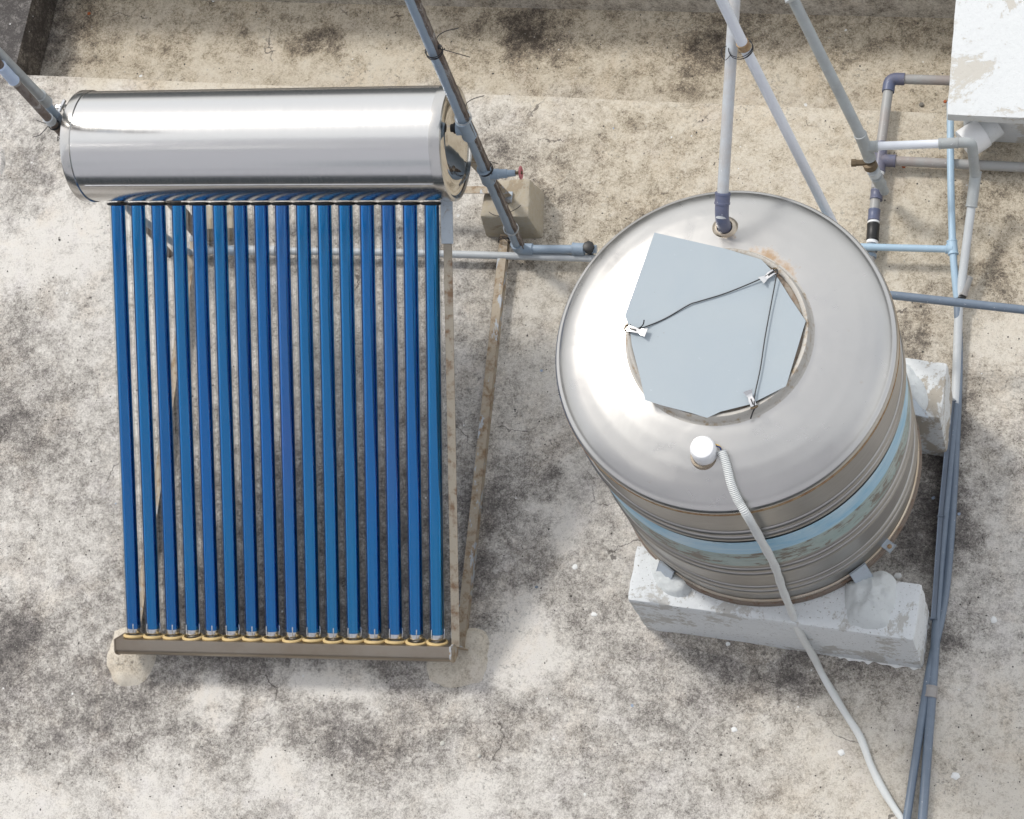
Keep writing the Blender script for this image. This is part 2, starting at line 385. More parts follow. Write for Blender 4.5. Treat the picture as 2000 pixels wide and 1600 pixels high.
def tone_at(x, y, z=0):
    px, py = pix((x, y, z))
    P3 = Vector((x, y, 0)); wx = wy = 0
    for f_, a_2 in ((3.5, 34), (8, 22), (19, 13), (42, 7)): wx += a_2 * mnoise.noise(P3 * f_); wy += a_2 * mnoise.noise(P3 * f_ + Vector((31, 7, 3)))
    px += wx; py += wy
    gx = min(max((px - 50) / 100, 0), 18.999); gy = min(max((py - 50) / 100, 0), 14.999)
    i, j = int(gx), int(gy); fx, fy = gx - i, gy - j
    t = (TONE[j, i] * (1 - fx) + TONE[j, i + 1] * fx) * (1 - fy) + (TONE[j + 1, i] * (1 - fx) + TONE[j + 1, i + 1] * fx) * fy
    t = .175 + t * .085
    q = ((px - BL_[:, 0]) ** 2 + (py - BL_[:, 1]) ** 2) / BL_[:, 2] ** 2
    t += float((BL_[:, 3] * 1.4 * np.exp(-q ** 1.7)).sum())
    # warm: upper right and gutter are tan, left and lower left are grey
    wv = max(0, min(1, (px - 850) / 350)) * max(0, min(1, (950 - py) / 450)) * .75
    wv = max(wv, max(0, min(1, (230 - py) / 60)) * max(0, min(1, (px - 60) / 120)) * .8)
    wv = max(wv, .40 * max(0, min(1, (py - 1250) / 200)) * max(0, min(1, (px - 1350) / 300)))
    return min(max(t, 0), 1), min(max(wv + .20, 0), 1)
def sheet(name, quad, nu, nv, zc, mat, us=None, vs=None):
    """grid between four corner points (a b along u, d c opposite) carrying the map of stains and painted shade"""
    a, b, c, d = [Vector(q) for q in quad]; bm = bmesh.new(); V = []
    for j in range(nv + 1):
        for i in range(nu + 1):
            s, t = (us[i] if us else i / nu), (vs[j] if vs else j / nv)
            V.append(bm.verts.new((a * (1 - s) + b * s) * (1 - t) + (d * (1 - s) + c * s) * t))
    for j in range(nv):
        for i in range(nu):
            k = j * (nu + 1) + i; bm.faces.new((V[k], V[k + 1], V[k + nu + 2], V[k + nu + 1]))
    me = bpy.data.meshes.new(name); bm.to_mesh(me); bm.free(); me.materials.append(mat)
    ta = me.attributes.new('tone', 'FLOAT', 'POINT'); wa = me.attributes.new('warm', 'FLOAT', 'POINT')
    for i, v in enumerate(me.vertices):
        t, wv = zc(v.co) if callable(zc) else tone_at(*v.co); ta.data[i].value = t; wa.data[i].value = wv
    for p in me.polygons: p.use_smooth = True
    o = bpy.data.objects.new(name, me); COL.objects.link(o); o['kind'] = 'structure'
    return o
DEP = .20
e0, e1 = at(60, 147, 0), at(1850, 222, 0)            # front edge of the gutter
ed = (e1 - e0) / (e1.x - e0.x)
def edge(x): return e0 + ed * (x - e0.x)
c0 = at(27, 143, 0); c0 = edge(c0.x); ctop = at(62, 0, 0)
ld_ = (ctop - c0).normalized()                         # left edge of the gutter runs away from the camera
XL, XR, YN = -5.0, 7.0, -2.46
far0, far1 = at(500, 0, -DEP), at(1860, 32, -DEP); fd = (far1 - far0) / (far1.x - far0.x)
def far(x): return far0 + fd * (x - far0.x)
def spread(a, b, lo, hi, n0, n1, n2):
    x = list(np.linspace(a, lo, n0, endpoint=False)) + list(np.linspace(lo, hi, n1, endpoint=False)) + list(np.linspace(hi, b, n2 + 1)); return [(q - a) / (b - a) for q in x]
US = spread(XL, XR, -1.75, 2.75, 40, 300, 44); VS = None
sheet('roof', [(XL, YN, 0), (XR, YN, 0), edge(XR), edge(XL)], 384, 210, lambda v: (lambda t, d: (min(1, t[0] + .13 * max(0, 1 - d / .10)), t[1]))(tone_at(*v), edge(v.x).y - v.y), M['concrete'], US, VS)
def crossing():                                        # where the left edge line meets the parapet
    x = c0.x + ld_.x * ((far(c0.x).y - c0.y) / ld_.y); return Vector((x, far(x).y, 0))
cl = crossing(); dz = Vector((0, 0, -DEP))
fl = far(XL); fl = Vector((fl.x, fl.y, 0))
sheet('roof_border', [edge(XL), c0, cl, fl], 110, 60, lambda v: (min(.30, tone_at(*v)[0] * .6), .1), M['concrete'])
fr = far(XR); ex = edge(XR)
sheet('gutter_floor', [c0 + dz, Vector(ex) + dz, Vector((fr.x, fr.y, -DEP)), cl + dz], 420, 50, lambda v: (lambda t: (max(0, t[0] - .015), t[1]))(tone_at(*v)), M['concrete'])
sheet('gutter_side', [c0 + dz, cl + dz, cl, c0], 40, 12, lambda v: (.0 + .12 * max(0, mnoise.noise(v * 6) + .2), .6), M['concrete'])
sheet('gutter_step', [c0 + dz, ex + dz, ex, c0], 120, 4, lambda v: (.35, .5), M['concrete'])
# parapet beyond the gutter
pw = thing('parapet_wall', 'stained grey parapet wall running behind the roof gutter along the top edge', 'wall', far(0))
bm = bmesh.new(); a, b = far(XL), far(XR); nrm = Vector((-fd.y, fd.x, 0)).normalized()
H = .30
def pp(p, o, z): return Vector((p.x, p.y, 0)) + nrm * o + Vector((0, 0, z))
prism(bm, [pp(a, 0.05, H), pp(b, 0.05, H), pp(b, .25, H), pp(a, .25, H)], [pp(a, -.02, -DEP - .1), pp(b, -.02, -DEP - .1), pp(b, .25, -DEP - .1), pp(a, .25, -DEP - .1)])
M['parapet'] = concrete('parapet_concrete', .62, .5, False)
obj('wall', bm, M['parapet'], pw, False)
# building edge below the near side, lane far below
bm = bmesh.new()
prism(bm, [(XL, YN, -.004), (XR, YN, -.004), (XR, YN + .25, -.004), (XL, YN + .25, -.004)], [(XL, YN, -8), (XR, YN, -8), (XR, YN + .25, -8), (XL, YN + .25, -8)])
M['facade'] = concrete('facade_concrete', .5, .2, False)
o = obj('building_wall', bm, M['facade'], None, False); o['kind'] = 'structure'
b = NB('lane_asphalt'); n = b.noise(.35, 6, .7); b.set(Base_Color=b.ramp(n, [(.3, (.015, .02, .02)), (.5, (.03, .036, .038)), (.7, (.055, .058, .058))]), Roughness=.9)
bm = bmesh.new(); V = [bm.verts.new(p) for p in ((-200, -200, -8), (200, -200, -8), (200, 200, -8), (-200, 200, -8))]; bm.faces.new(V)
o = obj('ground', bm, b.m, None, False); o['kind'] = 'structure'

# pale apartment house the roof is seen from, across a lane
ah = thing('apartment_building', 'pale apartment house across the lane from the roof, behind the camera', 'building', (2, -5.8, -8))
bm = bmesh.new(); prism(bm, [(-9, -5.36, 22), (12, -5.36, 22), (12, -10.4, 22), (-9, -10.4, 22)], [(-9, -5.36, -7.99), (12, -5.36, -7.99), (12, -10.4, -7.99), (-9, -10.4, -7.99)])
M['render_wall'] = white_paint('pale_rendered_wall', .2, (.70, .71, .78), (.5, .49, .47), .2); obj('wall', bm, M['render_wall'], ah, False)
M['window_glass'] = plain('pale_window_blind', (.42, .46, .52), .3)
bm = bmesh.new(); beam(bm, (-9, -5.38, -3.55), (12, -5.38, -3.55), .10, 8.88, (0, 0, 1), 0); obj('reflected_dark_band', bm, plain('reflected_dark_slate', (.055, .068, .08), .8), ah, False)  # dark band added out of view so the cylinder mirrors a dark strip
for fl_z in (2.7, 8.9, 12.0, 16.5):
    for wx in (-7.2, -4.2, -1.2, 4.8, 7.8, 10.4):
        bm = bmesh.new(); beam(bm, (wx - .65, -5.36, fl_z + .75), (wx + .65, -5.36, fl_z + .75), .06, 1.5); wd = obj('window', bm, M['white_plastic'], ah, False)
        for k in (-.31, .31):
            bm = bmesh.new(); beam(bm, (wx + k - .27, -5.345, fl_z + .75), (wx + k + .27, -5.345, fl_z + .75), .05, 1.36); obj('pane', bm, M['window_glass'], wd, False)
    bm = bmesh.new(); beam(bm, (-9, -5.35, fl_z - .35), (12, -5.35, fl_z - .35), .10, .12); obj('ledge', bm, M['render_wall'], ah, False)

# small stones and paint chips lying on the roof
def pebble(px, py, r, mat, label, cat, grp=None, z=0, name='pebble'):
    bm = bmesh.new(); bmesh.ops.create_icosphere(bm, subdivisions=2, radius=1)
    c = at(px, py, z); sx, sy = random.uniform(.7, 1.2), random.uniform(.7, 1.2); sd = random.random() * 50
    for v in bm.verts:
        k = 1 + .35 * mnoise.noise(v.co * 1.6 + Vector((sd, 0, 0)))
        v.co = Vector((v.co.x * sx * r * k, v.co.y * sy * r * k, v.co.z * r * (.2 if mat is M.get('chip') else .55) * k))
    o = obj(name, bm, mat); o.location = c + Vector((0, 0, r * .12)); tag(o, label, cat, grp); return o
M['brick'] = plain('brick_chip', (.45, .13, .05), .9); M['stone'] = plain('grey_stone', (.20, .19, .17), .9); M['chip'] = plain('white_paint_chip', (.78, .79, .78), .8)
pebble(174, 27, .010, M['brick'], 'small orange brick chip on the gutter floor near the dark corner', 'brick chip', z=-DEP)
pebble(1846, 199, .009, M['brick'], 'small orange brick chip on gutter floor beside the white box', 'brick chip', z=-DEP)
pebble(1765, 325, .007, M['brick'], 'tiny orange chip under the browned pipe tee', 'brick chip')
pebble(1800, 205, .012, M['stone'], 'dark clod on the gutter floor left of the white box', 'stone', z=-DEP)
pebble(936, 1476, .010, M['mortar'], 'pale pebble alone on the roof below the heater', 'pebble')
pebble(864, 1452, .008, M['mortar'], 'small tan pebble on the roof below the heater trough', 'pebble')
pebble(1048, 1147, .006, M['slate_pvc'], 'small dark blue-grey pebble between heater and tank', 'pebble')
pebble(1123, 1108, .010, M['chip'], 'white paint chip on the roof between heater and front block', 'paint chip')
pebble(1160, 1200, .010, M['chip'], 'white paint chip on the roof just left of the front block', 'paint chip')
pebble(1422, 1258, .008, M['chip'], 'white paint chip on the grey mortar patch below the front block', 'paint chip', z=.012)
pebble(1754, 1124, .014, M['chip'], 'white paint chip behind the right end of the front block', 'paint chip')
pebble(1817, 1211, .012, M['chip'], 'white paint chip between front block and conduit', 'paint chip')
pebble(1866, 1516, .013, M['chip'], 'large white paint chip right of the two pipes at the bottom', 'paint chip')
pebble(1434, 1425, .010, M['chip'], 'white paint chip in the middle of the lower roof left of the hose', 'paint chip')
pebble(1643, 1470, .012, M['chip'], 'white paint chip just left of the hose near the bottom', 'paint chip')
pebble(1941, 1211, .012, M['chip'], 'white paint chip right of the conduit', 'paint chip')

# loose grit over the roof and gutter
def grit(name, mat, n, r0, r1, seed):
    rnd = random.Random(seed); bm = bmesh.new()
    while n:
        px, py = rnd.uniform(-20, 2020), rnd.uniform(-10, 1620)
        p = at(px, py, 0)
        if p.y > edge(p.x).y - .01:
            if p.x < c0.x + .1: continue
            p = at(px, py, -DEP)
            if p.y > far(p.x).y - .02 or p.y < edge(p.x).y + .01: continue
        if mnoise.noise(p * 3.5 + Vector((seed, 0, 0))) < rnd.uniform(-.5, .35): continue
        n -= 1; rr = rnd.uniform(r0, r1) * rnd.uniform(.6, 1); v = bmesh.ops.create_icosphere(bm, subdivisions=1, radius=rr)['verts']
        a, b_, c_ = rnd.uniform(.6, 1.3), rnd.uniform(.6, 1.3), rnd.uniform(.4, .9)
        for q in v: q.co = Vector((q.co.x * a * rnd.uniform(.8, 1.2), q.co.y * b_ * rnd.uniform(.8, 1.2), q.co.z * c_)) + p + Vector((0, 0, rr * .25))
    o = obj(name, bm, mat, None, False); o['kind'] = 'stuff'; return o
M['grit_dark'] = plain('dark_grit', (.10, .092, .085), .95); M['grit_pale'] = plain('pale_grit', (.50, .47, .42), .95)
grit('dark_grit', M['grit_dark'], 1500, .0016, .0045, 3)
grit('pale_grit', M['grit_pale'], 1300, .0016, .0042, 8)

# ------------------------------------------------------------------ solar water heater
ZT, ZB, ZC, CR = .8915, .1473, 1.0397, .1922
TL, TR_, BL, BR = at(230, 398, ZT), at(843, 397, ZT), at(262, 1243, ZB), at(854, 1256, ZB)
td = ((TL - BL) + (TR_ - BR)).normalized()
HX = (TR_ - TL).normalized()
heater = thing('solar_water_heater', 'solar water heater, sixteen blue glass tubes under a shiny steel cylinder', 'water heater', (0, -.8, 0))
un = Vector((0, -td.z, td.y)).normalized()
tan_ = (ZC - ZT) / td.z
def axis_pt(x):
    a = TL + Vector((0, .154, .148)); return a + HX * ((x - a.x) / HX.x)
XCL, XCR = -.6373, .6748
A0, A1 = axis_pt(XCL + .014), axis_pt(XCR + .004)
bm = bmesh.new(); L = (A1 - A0).length
lathe(bm, [(CR, 0.0), (CR, L)], A0, 160, HX); cyl = obj('storage_cylinder', bm, M['steel_cyl'], heater)
# lengthwise folded seam
bm = bmesh.new(); th = R_(-47)
so = Vector((0, -math.cos(R_(19)) , math.sin(R_(19))))
tube(bm, [A0 + so * (CR + .0003) + HX * .03, A1 + so * (CR + .0003) - HX * .01], .0030, 8); obj('seam', bm, M['silver'], cyl)
for s, base in ((-1, A0), (1, A1)):
    d = HX * s; bm = bmesh.new()
    lathe(bm, [(CR + .0005, -.006), (CR + .0045, -.004), (CR + .0045, .026), (CR + .002, .031), (CR - .006, .034), (CR - .012, .030)], base, 120, d)
    cap = obj('end_cap', bm, M['steel_cap'], heater)
    bm = bmesh.new(); c = base + d * .030
    lathe(bm, [(CR - .012, 0), (CR - .016, -.004), (CR - .03, -.006), (CR - .05, .001), (CR - .055, .002), (CR - .075, .0), (0, .001)], c, 96, d)
    obj('end_face', bm, M['steel_face'], cap)
# tubes
NT = 16; RO, RI = .0308, .0256
def mk_tube(k, top, bot):
    d = (bot - top).normalized(); L = (bot - top).length; t0 = -.075
    j = lambda: 0
    bm = bmesh.new(); tube(bm, [top + d * .004, bot - d * .034], RI, 28); absb = obj('absorber', bm, AB[[0, 2, 0, 2, 1, 2, 0, 1, 3, 2, 2, 2, 1, 3, 1, 2][k]], heater)
    g = bmesh.new(); tube(g, [top - d * .07, bot - d * .012, bot - d * .004, bot + d * .006], [RO, RO, RO * .97, RO * .8], 32, cap=False)
    gl = obj('glass_tube', g, M['glass'], heater); absb.parent = gl
    bm = bmesh.new(); e = bot - d * .034
    tube(bm, [e + d * .0005, e + d * .014, e + d * .024, e + d * .034], [RI * .98, RI * .98, RI * .86, RI * .4], 28); obj('silver_tip', bm, M['silver'], gl)
    bm = bmesh.new(); u, v, _ = frame(d)
    for q in (60, 180, 300) if k % 2 else (20, 130, 250):   # spring clip prongs
        o = (u * math.cos(R_(q)) + v * math.sin(R_(q)))
        tube(bm, spline([e + o * RI * .6 + d * .03, e + o * RI * 1.04 + d * .012, e + o * RI * 1.08 - d * .012, e + o * RI * 1.04 - d * .020], 5), .0022, 8)
    obj('spring_clip', bm, M['silver'], gl)
    bm = bmesh.new(); lathe(bm, [(RO + .001, -.006), (RO + .0075, -.004), (RO + .009, 0), (RO + .0075, .004), (RO + .001, .005)], bot - d * .003, 40, d, close=True); bmesh.ops.rotate(bm, verts=bm.verts, cent=bot, matrix=Matrix.Rotation(random.uniform(-.10, .10), 3, 'X') @ Matrix.Rotation(random.uniform(-.08, .08), 3, 'Y')); obj('rubber_ring', bm, M['yellow'], heater)
    bm = bmesh.new(); lathe(bm, [(RO, -.006), (RO + .0065, -.005), (RO + .0075, 0), (RO + .003, .0035), (RO, .0035)], top + d * .002, 40, d, close=True); obj('dust_seal', bm, M['black'], heater)
for k in range(NT):
    s = k / (NT - 1); mk_tube(k, TL.lerp(TR_, s), BL.lerp(BR, s))
# bottom trough
bx = (BR - BL).normalized(); u_ = -td; n_ = bx.cross(u_).normalized()
if n_.z < 0: n_ = -n_
prof = [(.0, -.045), (.0, .047), (.036, .047)] + [(.036 + .030 * math.sin(R_(q)), .047 - .046 + .046 * math.cos(R_(q))) for q in range(10, 181, 14)] + [(.034, -.045)]
a_, b_ = BL - bx * .057, BR + bx * .062
bm = bmesh.new(); ra = [bm.verts.new(a_ + u_ * p + n_ * q) for p, q in prof]; rb = [bm.verts.new(b_ + u_ * p + n_ * q) for p, q in prof]
for k in range(len(prof)): bm.faces.new((ra[k], ra[(k + 1) % len(prof)], rb[(k + 1) % len(prof)], rb[k]))
obj('tube_trough', bm, M['manifold'], heater, ang=25)
for s, p0 in ((-1, a_), (1, b_)):
    bm = bmesh.new(); q0 = p0 - bx * s * .004; q1 = p0 + bx * s * .002
    sc = lambda p, q: (.5 * .036 + (p - .018) * 1.05, q * 1.05)
    prism(bm, [q0 + u_ * sc(p, q)[0] + n_ * sc(p, q)[1] for p, q in prof], [q1 + u_ * sc(p, q)[0] + n_ * sc(p, q)[1] for p, q in prof])
    obj('trough_end', bm, M['manifold'] if s < 0 else M['rail_rust'], heater, False)
# frame
fr_ = [(873, 400, 890, 1262), (236, 398, 262, 1236)]
for k, (x0, y0, x1, y1) in enumerate(fr_):
    p, q = at(x0, y0, ZT - (.0 if k == 0 else .05)), at(x1, y1, ZB - (0. if k == 0 else .05))
    bm = bmesh.new(); angle_iron(bm, p - (q - p).normalized() * .02, q, .030 if k == 0 else .025, .003, un, 1); r = obj('side_rail', bm, M['angle'], heater)
    if k == 0:
        m = p + (q - p) * .085; bm = bmesh.new(); angle_iron(bm, p - (q - p).normalized() * .06 + un * .004, m + un * .004, .042, .0035, un, 1); obj('rail_sleeve', bm, M['painted'], r)
        bm = bmesh.new(); c = at(888, 1240, ZB + .012); beam(bm, c - td * .014, c + td * .014, .026, .008, un); lathe(bm, [(0, .008), (.005, .007), (.006, .003), (.006, -.003)], c, 12, un); obj('bolt_plate', bm, M['painted'], r)
for k, (x0, y0, x1, y1) in enumerate(((985, 458, 897, 1268), (379, 462, 262, 1256))):
    bm = bmesh.new(); p, q = at(x0, y0, .055), at(x1, y1, .03); angle_iron(bm, p, q, .034, .0035, (0, 0, 1), -1 if k == 0 else 1); obj('base_rail', bm, M['rail_rust'], heater)
    # short front foot joining trough, side rail and base rail
    bm = bmesh.new(); f0 = at((893, 262)[k], (1262, 1248)[k], .12); beam(bm, f0, Vector((f0.x, f0.y + .01, 0)), .028, .004, (0, 1, 0)); obj('front_foot', bm, M['rail_rust'], heater)
for k, (x, y) in enumerate(((991, 386), (382, 462))):
    b0 = at(x, y, .165 if k == 0 else .10); up = Vector((b0.x, b0.y, .95)); inw = -1 if k == 0 else 1
    up = Vector((b0.x + inw * .02, A0.y + .09, .93))
    bm = bmesh.new(); angle_iron(bm, b0, up, .036, .0035, (-inw * .3, -1, 0), inw); lg = obj('rear_leg', bm, M['rail_rust'] if k == 0 else M['wood'], heater)
    bm = bmesh.new(); beam(bm, b0 + Vector((-.02, 0, .004)), b0 + Vector((.02, 0, .004)), .045, .006); obj('foot_plate', bm, M['painted'], lg)
p, q = at(975, 371, .19), at(450, 371, .19)
bm = bmesh.new(); angle_iron(bm, p, q, .030, .0035, (0, 0, 1), 1); obj('cross_bar', bm, M['rail_rust'], heater)
for x in (XCL + .10, XCR - .10):   # saddles that carry the cylinder
    c = axis_pt(x); bm = bmesh.new(); pts = [c + Vector((0, math.sin(R_(t)) * (CR + .004), -math.cos(R_(t)) * (CR + .004))) for t in range(-20, 75, 8)]
    for s0, s1 in zip(pts, pts[1:]): beam(bm, s0, s1 + (s1 - s0) * .05, .03, .004, (s0 + s1) / 2 - c, 0)
    obj('saddle', bm, M['angle'], heater)

def rough_box(T, B, seg=.016, rad=.012, rg=.004, chip=.02, seed=0):
    """weathered block between four top and four bottom corners"""
    T = [Vector(p) for p in T]; B = [Vector(p) for p in B]
    L = [(T[1] - T[0]).length, (T[3] - T[0]).length, (T[0] - B[0]).length]
    N = [max(3, int(l / seg)) for l in L]; bm = bmesh.new(); vs = {}
    def P(x, y, z):
        s, t, h = x / L[0], y / L[1], z / L[2]
        a = (T[0] * (1 - s) + T[1] * s) * (1 - t) + (T[3] * (1 - s) + T[2] * s) * t
        c = (B[0] * (1 - s) + B[1] * s) * (1 - t) + (B[3] * (1 - s) + B[2] * s) * t
        return c * (1 - h) + a * h
    def V(i, j, k):
        if (i, j, k) not in vs:
            q = Vector((L[0] * i / N[0], L[1] * j / N[1], L[2] * k / N[2]))
            w = q * 1.0 + Vector((seed, 0, 0)); ch = max(0, mnoise.noise(w * 14) + .6 * mnoise.noise(w * 33) - .28)
            r_ = rad * (1 + .5 * mnoise.noise(w * 9)) + chip * ch
            c = Vector((min(max(q.x, r_), L[0] - r_), min(max(q.y, r_), L[1] - r_), min(q.z, L[2] - r_) if q.z > r_ else q.z))
            d = q - c
            if d.length > 1e-7:
                e = c + d.normalized() * r_
                q = e if sum(abs(x) > 1e-6 for x in d) > 1 else q
            q += (q - Vector(L) / 2).normalized() * (rg * (mnoise.noise(w * 12) + .5 * mnoise.noise(w * 40) + .35 * mnoise.noise(w * 90)))
            vs[(i, j, k)] = bm.verts.new(P(*q))
        return vs[(i, j, k)]
    for i in range(N[0]):
        for j in range(N[1]): bm.faces.new((V(i, j, N[2]), V(i + 1, j, N[2]), V(i + 1, j + 1, N[2]), V(i, j + 1, N[2])))
    for k in range(N[2]):
        for i in range(N[0]):
            for j in (0, N[1]): bm.faces.new((V(i, j, k), V(i + 1, j, k), V(i + 1, j, k + 1), V(i, j, k + 1)))
        for j in range(N[1]):
            for i in (0, N[0]): bm.faces.new((V(i, j, k), V(i, j + 1, k), V(i, j + 1, k + 1), V(i, j, k + 1)))
    return bm
# footings under the rear legs
def footing(top, zt, flare, label, mat, name='concrete_footing', bev=.012):
    T = [at(x, y, zt) for x, y in top]; c = sum(T, Vector()) / len(T)
    B = [Vector((c.x + (p.x - c.x) * flare, c.y + (p.y - c.y) * flare, -.01)) for p in T]
    bm = rough_box(T, B, .012, .010, .004, .02, len(label))
    return tag(obj(name, bm, mat), label, 'concrete block')
footing([(950, 352), (1036, 348), (1032, 424), (937, 423)], .16, 1.22, 'tan concrete footing behind the right end of the heater', M['footing'])
footing([(378, 402), (458, 398), (458, 446), (376, 449)], .10, 1.15, 'stained footing seen between the tubes at the left rear leg', M['footing'])
def patch(pts, z, mat, label, name='mortar_patch', hump=.6, ring=7, seed=0):
    """low irregular mound of mortar"""
    P = [at(x, y, 0) for x, y in pts]; c = sum(P, Vector()) / len(P); n = len(P)
    out = spline(P + [P[0]], 5)[:-1]; bm = bmesh.new(); rings = []
    for j in range(ring):
        s = 1 - j / ring; h = z * (1 - s ** (2 / hump)) if j else -.003
        r = []
        for p in out:
            q = c + (p - c) * s * (1 + .10 * mnoise.noise(p * 13) + .05 * mnoise.noise(p * 40)); nn = mnoise.noise(q * 14 + Vector((seed, 0, 0))) * z * .35 * (j > 0) + mnoise.noise(q * 45) * z * .10 * (j > 0)
            r.append(bm.verts.new((q.x, q.y, h + nn)))
        rings.append(r)
    m = len(out)
    for a, b in zip(rings, rings[1:]):
        for k in range(m): bm.faces.new((a[k], a[(k + 1) % m], b[(k + 1) % m], b[k]))
    bm.faces.new(rings[-1])
    return tag(obj(name, bm, mat), label, 'mortar patch')
patch([(225, 1235), (262, 1225), (300, 1255), (306, 1290), (290, 1325), (255, 1345), (222, 1330), (206, 1290)], .03, M['mortar_tan'], 'round pale mortar mound under the left front foot of the heater')
patch([(895, 1225), (950, 1235), (952, 1290), (942, 1330), (900, 1342), (845, 1338), (832, 1310), (840, 1285), (890, 1275)], .022, M['mortar_tan'], 'squarish tan mortar patch under the right front foot of the heater', hump=.3, seed=3)
patch([(1290, 1215), (1400, 1235), (1500, 1240), (1540, 1275), (1510, 1292), (1470, 1300), (1400, 1280), (1330, 1262), (1300, 1245)], .010, M['footing'] if False else concrete('grey_mortar_skim', .45, .35, False), 'thin grey mortar skim along the lower side of the front block', hump=.15, seed=6)

patch([(-70, 262), (-20, 275), (5, 284), (12, 300), (10, 325), (2, 345), (-20, 362), (-70, 370)], .02, concrete('pale_plaster', .95, .1, False), 'chipped pale plaster lump at the left edge of the roof', hump=.25, seed=9)
# ------------------------------------------------------------------ pipes
def fit(parent, a, b, r, mat, name='coupling'): return part(name, mat, parent, collar, a, b, r)
def along(a, b, t): return a + (b - a) * t
def toward(a, b, d): return a + (b - a).normalized() * d

# right riser beside the heater
f0, t1 = at(1013, 487, .075), at(910, 250, 1.13)
top = t1 + (t1 - f0) * .0; D = (t1 - f0).normalized()
s = 0
while pix(t1 + D * s)[1] > -60: s += .02
top = t1 + D * s
t2 = f0 + (t1 - f0) * min(np.linspace(0, 1, 400), key=lambda k: abs(pix(f0 + (t1 - f0) * k)[1] - 341))
ru = thing('riser_pipe', 'tall blue-grey pipe rising past the right end of the heater with a red tap', 'pipe', f0)
PR = .0165
part('pipe', M['blue_pvc'], ru, tube, [f0, top], PR)
tn = at(1135, 487, .075); te = at(1165, 487, .075)
part('pipe', M['blue_pvc'], ru, tube, [f0, te], PR)
bm = bmesh.new(); dn = (tn - f0).normalized(); tube(bm, bend([f0 + D * .055, f0, f0 + dn * .055], .03), PR + .006); obj('elbow', bm, M['blue_pvc'], ru)
part('tee', M['blue_pvc'], ru, collar, t1 - D * .06, t1 + D * .06, PR + .007)
part('tee', M['blue_pvc'], ru, collar, t2 - D * .05, t2 + D * .05, PR + .007)
hp = Vector((A1.x + .038, t1.y, t1.z))
bm = bmesh.new(); tube(bm, [t1, along(t1, hp, .55)], PR + .006); tube(bm, [along(t1, hp, .25), along(t1, hp, .6)], PR + .0085); obj('branch', bm, M['blue_pvc'], ru)
bm = bmesh.new(); q = along(t1, hp, .55); tube(bm, [q, along(q, hp, .3), along(q, hp, .31), along(q, hp, .5), along(q, hp, .51), hp], [.015, .015, .019, .019, .014, .014]); obj('black_nipple', bm, M['black'], ru)
vx = Vector((1, .05, 0)).normalized()
bm = bmesh.new(); tube(bm, [t2, t2 + vx * .045, t2 + vx * .046, t2 + vx * .075, t2 + vx * .076, t2 + vx * .105], [.019, .019, .0165, .0165, .013, .011]); tp = obj('tap', bm, M['blue_pvc'], ru)
bm = bmesh.new(); tube(bm, [t2 + vx * .100, t2 + vx * .130], .006, 10); obj('spindle', bm, M['brass'], tp)
bm = bmesh.new(); c = t2 + vx * .124
lathe(bm, [(.020 + .004 * math.cos(R_(q)), .004 * math.sin(R_(q))) for q in range(0, 360, 45)], c, 24, vx, close=True)
u, v, _ = frame(vx)
for q in range(4): tube(bm, [c, c + (u * math.cos(q * 1.57) + v * math.sin(q * 1.57)) * .02], .0025, 6)
obj('handwheel', bm, M['red'], tp)
bm = bmesh.new(); collar(bm, at(1118, 486, .075), at(1142, 487, .075), PR + .006); obj('union', bm, M['blue_pvc'], ru)
bm = bmesh.new(); c = at(1152, 487, .075); tube(bm, [c + Vector((0, 0, -.02)), c + Vector((0, 0, .012)), c + Vector((0, 0, .03)), c + Vector((0, 0, .032))], [.016, .022, .022, .017], 8); obj('black_valve', bm, M['black'], ru)
bm = bmesh.new(); c = at(803, 1, 1.13); lathe(bm, [(.006 + .0012 * math.cos(R_(q)), .0012 * math.sin(R_(q))) for q in range(0, 360, 60)], along(t1, top, .93) + Vector((0, -.01, .012)), 16, (0, -.3, 1), close=True); obj('stamp', bm, M['wire'], ru)

# pole lashed to the riser
off = Vector((.009, .003, -.022)); g0 = f0 + off - D * .05
pl = thing('support_pole', 'rough brown pole with white paint flecks lashed behind the right riser pipe', 'pole', Vector((g0.x, g0.y, 0)))
bm = bmesh.new(); beam(bm, g0 + D * .02, top + off * .9, .024, .020, (0, -1, .3), .003)
bmesh.ops.subdivide_edges(bm, edges=[e for e in bm.edges if e.calc_length() > .5], cuts=60)
for v in bm.verts: v.co += Vector((mnoise.noise(v.co * 25), mnoise.noise(v.co * 25 + Vector((5, 5, 5))), 0)) * .003
obj('pole', bm, M['wood'], pl)

# left pair
l0 = at(118, 238, 1.11); ltop = at(-60, 44, 1.95)
lr = thing('vent_pipe', 'blue-grey vent pipe leaning out of the left end of the heater', 'pipe', at(118, 238, 0))
part('pipe', M['blue_pvc'], lr, tube, [l0, at(84, 193, 1.27)], .0145)
lc = at(84, 193, 1.27)
part('pipe', M['grey_pvc'], lr, tube, [lc, ltop], .0165)
part('coupling', M['grey_pvc'], lr, collar, toward(lc, ltop, -.035), toward(lc, ltop, .035), .0205)
hl = Vector((A0.x - .038, l0.y + .0, l0.z - .02))
part('elbow', M['slate_pvc'], lr, tube, bend([toward(l0, lc, .05), l0, hl], .02), .018)
part('pipe', M['blue_pvc'], lr, tube, [l0 + Vector((0.03, 0, -.05)), at(250, 407, .62), at(340, 476, .20), at(372, 494, .055)], .0125)
bm = bmesh.new(); c = at(118, 218, 1.10)
for z0 in (-.012, .012): lathe(bm, [(.021 + .002 * math.cos(R_(q)), .002 * math.sin(R_(q))) for q in range(0, 360, 60)], c + Vector((0, 0, z0)), 20, (1, .3, .6), close=True)
